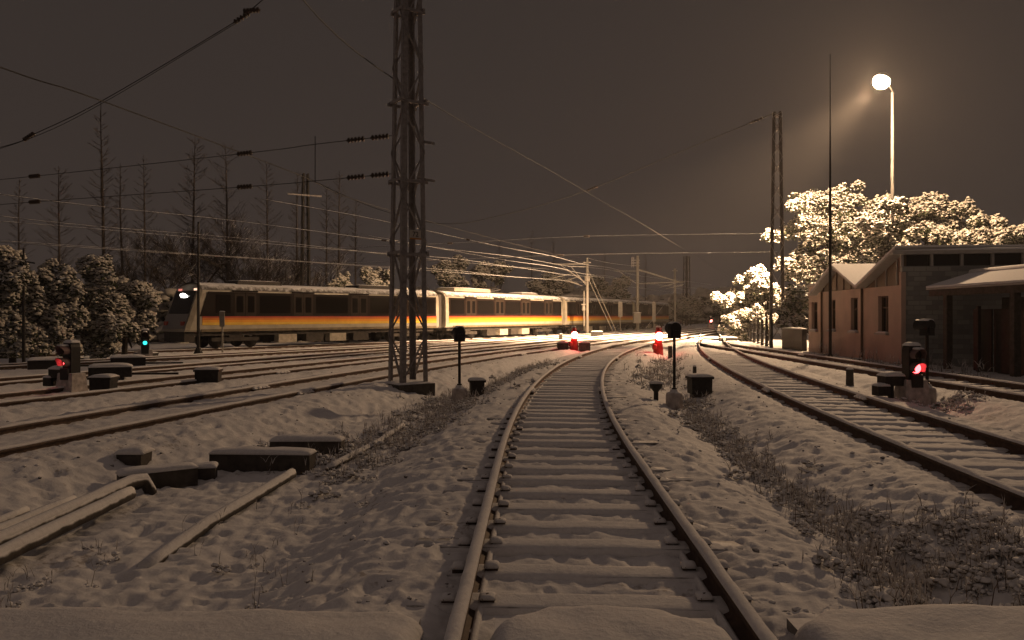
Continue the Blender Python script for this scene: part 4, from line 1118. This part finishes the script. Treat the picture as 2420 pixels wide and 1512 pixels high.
# ================================================================== FLOODLIGHT
def build_lamp():
    base = at(2108, 700, 49.0)
    root = thing('floodlight_mast', 'tall floodlight pole shining over the yard behind the big snowy tree', 'floodlight', (base.x, 49.0, -.4))
    ph = 16.2
    MB().tube([(0, 0, 0), (0, 0, ph)], [.14, .08], 10).build('pole', M['lamp_pole'], root, True)
    MB().bar((.25, .3, ph), (LAMP_POS[0] - base.x + .1, -2.45, LAMP_POS[2] + .75), .09).build('arm', M['lamp_pole'], root)
    M['flood'] = glow('floodlight_glass', (1.0, .86, .58), 60)
    aim = (Vector(LAMP_AIM) - Vector(LAMP_POS)).normalized()
    R0 = Vector((base.x, 49.0, -.4)); q = aim.to_track_quat('-Z', 'Y').to_matrix()
    c = Vector(LAMP_POS) - R0; q = Vector((-.45, -.25, -.85)).to_track_quat('-Z', 'Y').to_matrix()
    h = MB().lathe([(.46, .0), (.52, .03), (.49, .16), (.31, .36), (.14, .46)], c=c, n=20, rot=q).build('lamp_housing', M['galv'], root, True)
    MB().lathe([(.08, -.50), (.27, -.44), (.42, -.30), (.49, -.12), (.48, .0)], c=c, n=24, rot=q).build('lamp_glass', M['flood'], h, True)
    for k in range(6):
        a_ = k * math.pi / 3; MB().bar(c + q @ Vector((.50 * math.cos(a_), .50 * math.sin(a_), .03)), c + q @ Vector((.16 * math.cos(a_), .16 * math.sin(a_), .46)), .04).build('cooling_rib', M['galv'], h)
    for e_, size, tgt in ((LAMP_POWER, 60, LAMP_AIM), (LAMP_WIDE, 150, (14.0, 56.0, 0.0)), (LAMP_SPILL, 360, (4.0, 50.0, 0.0))):
        v = (Vector(tgt) - Vector(LAMP_POS)).normalized()
        ld = bpy.data.lights.new('floodlight', 'SPOT' if size < 180 else 'POINT'); ld.energy = e_; ld.color = LAMP_COLOR; ld.shadow_soft_size = .55
        if size < 180: ld.spot_size = math.radians(size); ld.spot_blend = 1.0
        lo = bpy.data.objects.new('floodlight_beam', ld); COL.objects.link(lo); lo.parent = root
        lo.location = Vector(LAMP_POS) - R0 + v * .58; lo.rotation_euler = v.to_track_quat('-Z', 'Y').to_euler()
build_lamp()
# ================================================================== TREES
def tree_root(name, label, x, y, group):
    return thing(name, label, 'tree', (x, y, gz(x, y) if abs(y) < 200 else -.5), 0, group)
def snow_tree(label, x, y, blobs, n_lump, n_leaf, seed, trunk=.16, lump_r=(.09, .22), name='snowy_evergreen', group='snow-laden evergreens', leaf_r=.10, zb=None):
    """blobs: (cx, cy, cz, rx, rz) relative to the trunk foot; crowns are clumps of snow-laden leaves over a dark core"""
    rng = np.random.default_rng(seed)
    root = tree_root(name, label, x, y, group)
    if zb is not None: root.location.z = zb
    top = max(q[2] for q in blobs); boughs = blobs[:7]
    # each bough carries a number of separate snow-laden puffs
    sub_ = []
    for q in blobs:
        m = 13
        d = rng.normal(0, 1, (m, 3)); d /= np.linalg.norm(d, axis=1)[:, None]; d[:, 2] *= .8
        for j in range(m):
            f = rng.uniform(.55, .98); rr = q[3] * rng.uniform(.26, .46)
            sub_.append((q[0] + d[j, 0] * q[3] * f, q[1] + d[j, 1] * q[3] * f, q[2] + d[j, 2] * q[4] * f, rr, rr * rng.uniform(.9, 1.35)))
    B = np.array(sub_, float); vol = B[:, 3] ** 2; pr = vol / vol.sum()
    def shell(n, lo, hi):
        k = rng.choice(len(B), n, p=pr); d = rng.normal(0, 1, (n, 3)); d /= np.linalg.norm(d, axis=1)[:, None]
        d[:, 2] = np.where(d[:, 2] < -.55, -d[:, 2], d[:, 2])
        # uneven outline: bumps over each blob
        bump = .74 + .52 * vnoise(d[:, 0] * 2.6 + k * 7.1, d[:, 1] * 2.6 + d[:, 2] * 3.3, 60 + seed)
        rr = (lo + (hi - lo) * rng.random(n)) * bump
        return B[k, :3] + d * np.stack([B[k, 3], B[k, 3], B[k, 4]], 1) * rr[:, None], d
    n_lump = int(n_lump * 3.2); n_leaf = int(n_leaf * 1.2)
    P, d = shell(n_lump, .80, 1.05)
    R = (lump_r[0] + (lump_r[1] - lump_r[0]) * rng.random(n_lump) ** 1.8) * .60
    V1, F1 = lumps(P, R, rng, ICO0, .85, .40)
    Pl, dl = shell(n_leaf, .62, 1.10)
    nrm = dl + rng.normal(0, .6, (n_leaf, 3)) + (0, 0, .25); nrm /= np.linalg.norm(nrm, axis=1)[:, None]
    a = np.cross(nrm, rng.normal(0, 1, (n_leaf, 3))); a /= np.linalg.norm(a, axis=1)[:, None]; b = np.cross(nrm, a)
    s = (leaf_r * (.6 + .8 * rng.random(n_leaf)))[:, None]
    Q = np.stack([Pl - a * s, Pl + b * s * .55, Pl + a * s, Pl - b * s * .55], 1).reshape(-1, 3)
    o = (np.arange(n_leaf) * 4)[:, None]; FQ = np.concatenate([o + [[0, 1, 2]], o + [[0, 2, 3]]], 0)
    V = np.concatenate([V1, Q]); F = np.concatenate([F1, FQ + len(V1)])
    me = np_mesh('crown', V, F, [M['foliage'], M['leaf']], False)
    mi = np.zeros(len(F), np.int32); mi[len(F1):] = 1; me.polygons.foreach_set('material_index', mi)
    sm = np.zeros(len(F), bool); sm[:len(F1)] = True; me.polygons.foreach_set('use_smooth', sm)
    link('crown', me, root)
    t = MB(); B = np.array(boughs, float)
    t.tube([(0, 0, -.2), (.08, 0, top * .4), (0, .05, top * .8)], [trunk, trunk * .7, trunk * .3], 8)
    for q in range(min(7, len(B))):
        c = B[q]; t.tube([(0, 0, top * (.15 + .05 * q)), (c[0] * .5, c[1] * .5, c[2] * .6), (c[0], c[1], c[2])], [trunk * .5, trunk * .35, trunk * .12], 6)
    t.build('trunk', M['bark'], root, True)
    return root
def blobs_from(pts, d, x, y, zb, depth=1.0):
    """blob list from survey sheet circles (vx, vy, r) around a trunk at (x, y)"""
    out = []
    for i, (vx, vy, r) in enumerate(pts):
        dd = d + (random.random() - .5) * 1.6 * depth; p = at(vx, vy, dd); rr = r * .42332 * dd / 768
        out.append((p.x - x, p.y - y, p.z - zb, rr, rr * .92))
    return out
def grove(label, x, y, pts, nl, nf, seed, **k):
    zb = gz(x, y)
    return snow_tree(label, x, y, blobs_from(pts, y, x, y, zb), nl, nf, seed, **k)
# right: the big tree, its neighbours, the bright one by the tracks
grove('large snowy evergreen, brightest and tallest, beneath the floodlight', 23.4, 55.0, [(2000, 465, 48), (1940, 490, 52), (1895, 480, 36), (2060, 500, 55), (1905, 550, 60), (1985, 560, 70), (2075, 575, 65), (1935, 620, 62), (2020, 640, 66), (1890, 640, 50), (1826, 556, 24), (1960, 700, 60), (1880, 710, 45), (2100, 520, 40)], 3000, 17000, 11, trunk=.22)
grove('broad snowy evergreen right of the floodlight pole', 28.9, 53.0, [(2180, 500, 42), (2140, 545, 52), (2215, 500, 45), (2265, 505, 38), (2200, 565, 62), (2265, 565, 45), (2130, 610, 55), (2220, 640, 60)], 1900, 11000, 12, trunk=.2)
grove('lower snowy evergreen behind the block wall roof', 29.6, 47.5, [(2325, 540, 42), (2300, 580, 45), (2360, 565, 40), (2330, 610, 50)], 950, 6000, 13)
grove('snowy evergreen at the right edge behind the roof line', 30.2, 45.0, [(2395, 570, 38), (2440, 560, 45), (2420, 600, 50)], 800, 5000, 14)
grove('small floodlit snowy tree leaning over the fence by the tracks', 17.6, 53.0, [(1790, 652, 26), (1768, 672, 30), (1805, 680, 30), (1755, 705, 34), (1800, 715, 34), (1712, 708, 24), (1770, 750, 40), (1805, 755, 30), (1725, 770, 26), (1745, 795, 22)], 2400, 12000, 15, lump_r=(.07, .19))
grove('shaded snowy shrub between the right mast and pink building', 17.6, 41.5, [(1870, 730, 30), (1890, 700, 30), (1862, 770, 24), (1895, 770, 26)], 520, 4200, 16, lump_r=(.06, .15))
grove('rounded snowy evergreen hiding the foot of the floodlight pole', 23.2, 47.3, [(2104, 497, 34), (2085, 540, 46), (2125, 555, 48), (2100, 620, 60)], 800, 5000, 18)
# left: bushes in front of the cab
grove('snowy bush nearest the train cab, behind the teal signal', -18.9, 37.4, [(320, 690, 36), (290, 720, 40), (345, 705, 30), (300, 770, 44), (340, 760, 26), (270, 680, 28), (330, 800, 20), (255, 800, 36)], 1800, 9000, 21, lump_r=(.09, .21))
grove('tall snowy bush with a pointed top left of the cab', -20.5, 35.6, [(222, 630, 30), (235, 665, 38), (195, 700, 45), (245, 720, 40), (200, 760, 50), (255, 780, 40), (205, 810, 40), (170, 790, 40), (235, 825, 32)], 2000, 9000, 22, lump_r=(.09, .21))
grove('snowy bush left of the pointed bush, above the left signal', -22.0, 33.8, [(130, 650, 36), (105, 690, 44), (155, 690, 38), (90, 740, 48), (150, 760, 45), (110, 800, 42), (150, 820, 36), (75, 815, 36)], 1900, 9000, 23, lump_r=(.09, .21))
grove('snowy bush cut off by the left edge of the picture', -23.2, 32.2, [(10, 620, 38), (40, 660, 40), (-10, 690, 45), (40, 720, 45), (0, 770, 50), (60, 790, 42), (20, 820, 40)], 1700, 8000, 24, lump_r=(.09, .21))
# behind the train
def far_snow(label, vx, vy, d, w, h, seed, n=700, nl=(.12, .32)):
    p = at(vx, vy, d); rng = np.random.default_rng(seed); k = .42332 * d / 768
    pts = [(vx + rng.uniform(-w, w) * .7, vy + rng.uniform(-.2, 1) * h, rng.uniform(.3, .55) * min(w, h)) for _ in range(9)]
    return grove(label, p.x, d, pts, n, n * 6, seed, lump_r=nl, group='snowy trees behind the train', leaf_r=.16)
far_snow('small snowy evergreen just left of the big mast above the roof', 800, 655, 72, 30, 26, 34, 320)
far_snow('snowy evergreen behind the big mast above the train roof', 890, 650, 74, 42, 32, 35, 420)
far_snow('dark snowy evergreen above the second carriage', 1075, 630, 84, 60, 45, 36, 700)
far_snow('snowy evergreen right of the one above the second carriage', 1160, 640, 86, 55, 38, 37, 650)
far_snow('dark snowy evergreen above the third carriage', 1300, 655, 98, 70, 40, 38, 650)
far_snow('dark snowy evergreen above the rear carriages', 1440, 668, 112, 70, 40, 39, 650)
far_snow('unlit snowy trees past the rear of the train', 1620, 715, 128, 70, 35, 40, 800)
far_snow('unlit snowy tree behind the bright tree by the tracks', 1700, 705, 120, 50, 45, 41, 600)

# bare tall trees fading into the night
def bare_mesh(seed, h, spread, n_br, mat='bare_twig'):
    rng = random.Random(seed); b = MB()
    b.tube([(0, 0, -.3), (0, 0, h * .4), (rng.uniform(-.1, .1), 0, h * .75), (0, 0, h)], [.15, .11, .06, .015], 6)
    tr = b.mesh('trunk', M['bare_twig'], True)
    c = MB()
    for i in range(n_br):
        z = h * (.12 + .86 * (i / n_br)); a = rng.uniform(0, 2 * math.pi); t = (1 - z / h); L = spread * (.25 + t ** .8) * rng.uniform(.6, 1.15)
        dx, dy = math.cos(a), math.sin(a); up = rng.uniform(.45, .95)
        p0 = Vector((0, 0, z)); p1 = p0 + Vector((dx * L * .5, dy * L * .5, L * up * .35)); p2 = p0 + Vector((dx * L, dy * L, L * up))
        c.tube([p0, p1, p2], [.022 + .016 * t, .013, .006], 3, False)
        for q in range(16):
            f = rng.uniform(.3, 1); s_ = p0.lerp(p1, f * 2) if f < .5 else p1.lerp(p2, f * 2 - 1)
            a2 = a + rng.uniform(-1.2, 1.2); l2 = L * rng.uniform(.18, .42)
            c.tube([s_, s_ + Vector((math.cos(a2) * l2, math.sin(a2) * l2, l2 * rng.uniform(.1, .9)))], [.008, .005], 3, False)
    return tr, c.mesh('crown', M[mat])
BARE = [bare_mesh(1, 15.5, 1.7, 85), bare_mesh(2, 15.5, 1.25, 90), bare_mesh(3, 15.5, 2.3, 80), bare_mesh(4, 15.5, 1.4, 80), bare_mesh(5, 15.5, 1.9, 95)]
def bare(label, vx, vtop, d, kind, sx=1.0):
    p = at(vx, vtop, d); zb = -.6; s_ = (p.z - zb) / 15.5
    root = thing('bare_tree', label, 'tree', (p.x, d, zb), random.uniform(0, 6.28), 'tall bare trees beyond the train')
    root.scale = (s_ * sx, s_ * sx, s_)
    root.rotation_euler.x = random.uniform(-.02, .02); root.rotation_euler.y = random.uniform(-.02, .02)
    kind = {1: random.choice((1, 1, 3)), 0: random.choice((0, 4)), 2: 2}[kind]; tr, cr = BARE[kind]; link('trunk', tr, root); link('crown', cr, root)
for vx, vt, d, k, lab in [
    (45, 420, 60, 1, 'bare tree nearest the left edge of the picture'), (142, 392, 62, 0, 'bare tree second from the left edge'),
    (250, 262, 66, 1, 'tallest bare tree, above the pointed bush'), (292, 385, 70, 1, 'thin bare tree right of the tallest one'),
    (345, 368, 68, 1, 'thin bare tree left of the train cab'), (452, 318, 72, 0, 'bare tree above the train cab lamp'),
    (541, 340, 70, 2, 'bushy bare tree above the leading carriage'), (634, 382, 74, 0, 'bare tree left of the mast behind the train'),
    (700, 400, 80, 1, 'thin bare tree touching the mast behind the train'), (771, 430, 82, 1, 'thin bare tree right of the mast behind the train'),
    (799, 400, 78, 1, 'taller bare tree between the two left masts'), (838, 470, 84, 1, 'low bare tree close to the left of the near mast'),
    (1180, 560, 110, 1, 'faint bare tree above the second carriage'), (1255, 540, 112, 1, 'faint bare tree left of the bracket poles'),
    (1310, 562, 114, 0, 'faint bare tree behind the first bracket pole'), (1430, 590, 130, 1, 'faint bare tree between the bracket poles'),
    (1525, 596, 132, 1, 'faint bare tree left of the distant mast'), (1000, 560, 100, 1, 'faint bare tree just right of the near mast')]:
    bare(lab, vx, vt, d, k)

# spreading bare trees whose twigs hold a little snow
def frosted_mesh(seed):
    rng = random.Random(seed); t = MB(); c = MB()
    t.tube([(0, 0, -.3), (.1, 0, 1.6), (0, .1, 3.4)], [.20, .16, .10], 6)
    def grow(p, d, L, r, lev):
        q = p + d * L * .5 + Vector((rng.uniform(-.1, .1), rng.uniform(-.1, .1), .06)) * L; e_ = p + d * L
        (t if lev == 0 else c).tube([p, q, e_], [r, r * .8, r * .55], 5 if lev == 0 else 3, False)
        if lev >= 4: return
        for k in range(4 if lev < 3 else 5):
            nd = (d + Vector((rng.uniform(-1, 1), rng.uniform(-1, 1), rng.uniform(-.25, .7))) * .75).normalized()
            grow(p.lerp(e_, rng.uniform(.45, 1)), nd, L * rng.uniform(.55, .8), max(.010, r * .5), lev + 1)
    for k in range(5):
        a = k * 1.26 + rng.uniform(-.3, .3); grow(Vector((0, 0, 1.6 + .4 * k)), Vector((math.cos(a) * .75, math.sin(a) * .75, .75)).normalized(), 2.3, .085, 0)
    return t.mesh('trunk', M['bark'], True), c.mesh('crown', M['twig'])
FROST = [frosted_mesh(11), frosted_mesh(12)]
for vx, d, k, s_, lab in ((400, 70, 0, 1.25, 'spreading snow-dusted bare tree above the train cab'), (480, 71, 1, 1.45, 'spreading snow-dusted bare tree above the front of the leading carriage'),
                      (570, 72, 0, 1.4, 'spreading snow-dusted bare tree above the middle of the leading carriage'), (655, 73, 1, 1.15, 'low snow-dusted bare tree left of the mast behind the train'),
                      (745, 74, 0, 1.0, 'low snow-dusted bare tree right of the mast behind the train'), (330, 69, 1, 1.1, 'low snow-dusted bare tree left of the train cab')):
    p = at(vx, 745, d); root = thing('frosted_tree', lab, 'tree', (p.x, d, -.6), k * 2.1 + vx * .01, 'spreading bare trees behind the train'); root.scale = (s_, s_, s_)
    link('trunk', FROST[k][0], root); link('crown', FROST[k][1], root)

# the far wood closing the yard: reads as one mass
def far_wood():
    rng = np.random.default_rng(77); n = 5200
    u = rng.random(n); X = -190 + 380 * u; Y = 150 + 22 * rng.random(n) + 18 * np.abs(u - .5); top = 3.6 + 4.2 * vnoise(X * .12, X * 0, 3) + 1.6 * vnoise(X * .5, X * 0, 4)
    Z = -.8 + top * rng.random(n) ** .8; P = np.stack([X, Y, Z], 1)
    V, F = lumps(P, .7 + .9 * rng.random(n), rng, ICO1, .8, .35)
    tag(link('far_wood', np_mesh('far_wood', V, F, M['foliage'], True)), 'dark snow-dusted wood closing off the far end of the yard', 'wood', None, 'stuff')
far_wood()
# low undergrowth behind the train on the left
def undergrowth():
    rng = np.random.default_rng(78); n = 2600
    Y = 62 + 20 * rng.random(n); X = -62 + 66 * rng.random(n); X = np.minimum(X, np.interp(Y, _ty, _tx) - 5)
    Z = -.8 + (2.2 + 2.6 * vnoise(X * .2, Y * .2, 9)) * rng.random(n)
    V, F = lumps(np.stack([X, Y, Z], 1), .25 + .45 * rng.random(n), rng, ICO1, .8, .4)
    tag(link('undergrowth', np_mesh('undergrowth', V, F, M['foliage'], True)), 'dim snowy undergrowth behind the train', 'undergrowth', None, 'stuff')
undergrowth()

# ================================================================== NIGHT HAZE
hm = bpy.data.materials.new('haze'); hm.use_nodes = True; hn = hm.node_tree; hn.nodes.clear()
ho = hn.nodes.new('ShaderNodeOutputMaterial'); hv = hn.nodes.new('ShaderNodeVolumePrincipled')
hv.inputs['Color'].default_value = (.95, .90, .86, 1); hv.inputs['Density'].default_value = .0004; hv.inputs['Anisotropy'].default_value = .35
hn.links.new(hv.outputs[0], ho.inputs['Volume'])
hb = MB().box((0, 128, 11.5), (560, 292, 29)).build('haze', hm)
tag(hb, 'thin night haze lying over the whole yard', 'haze', None, 'stuff')
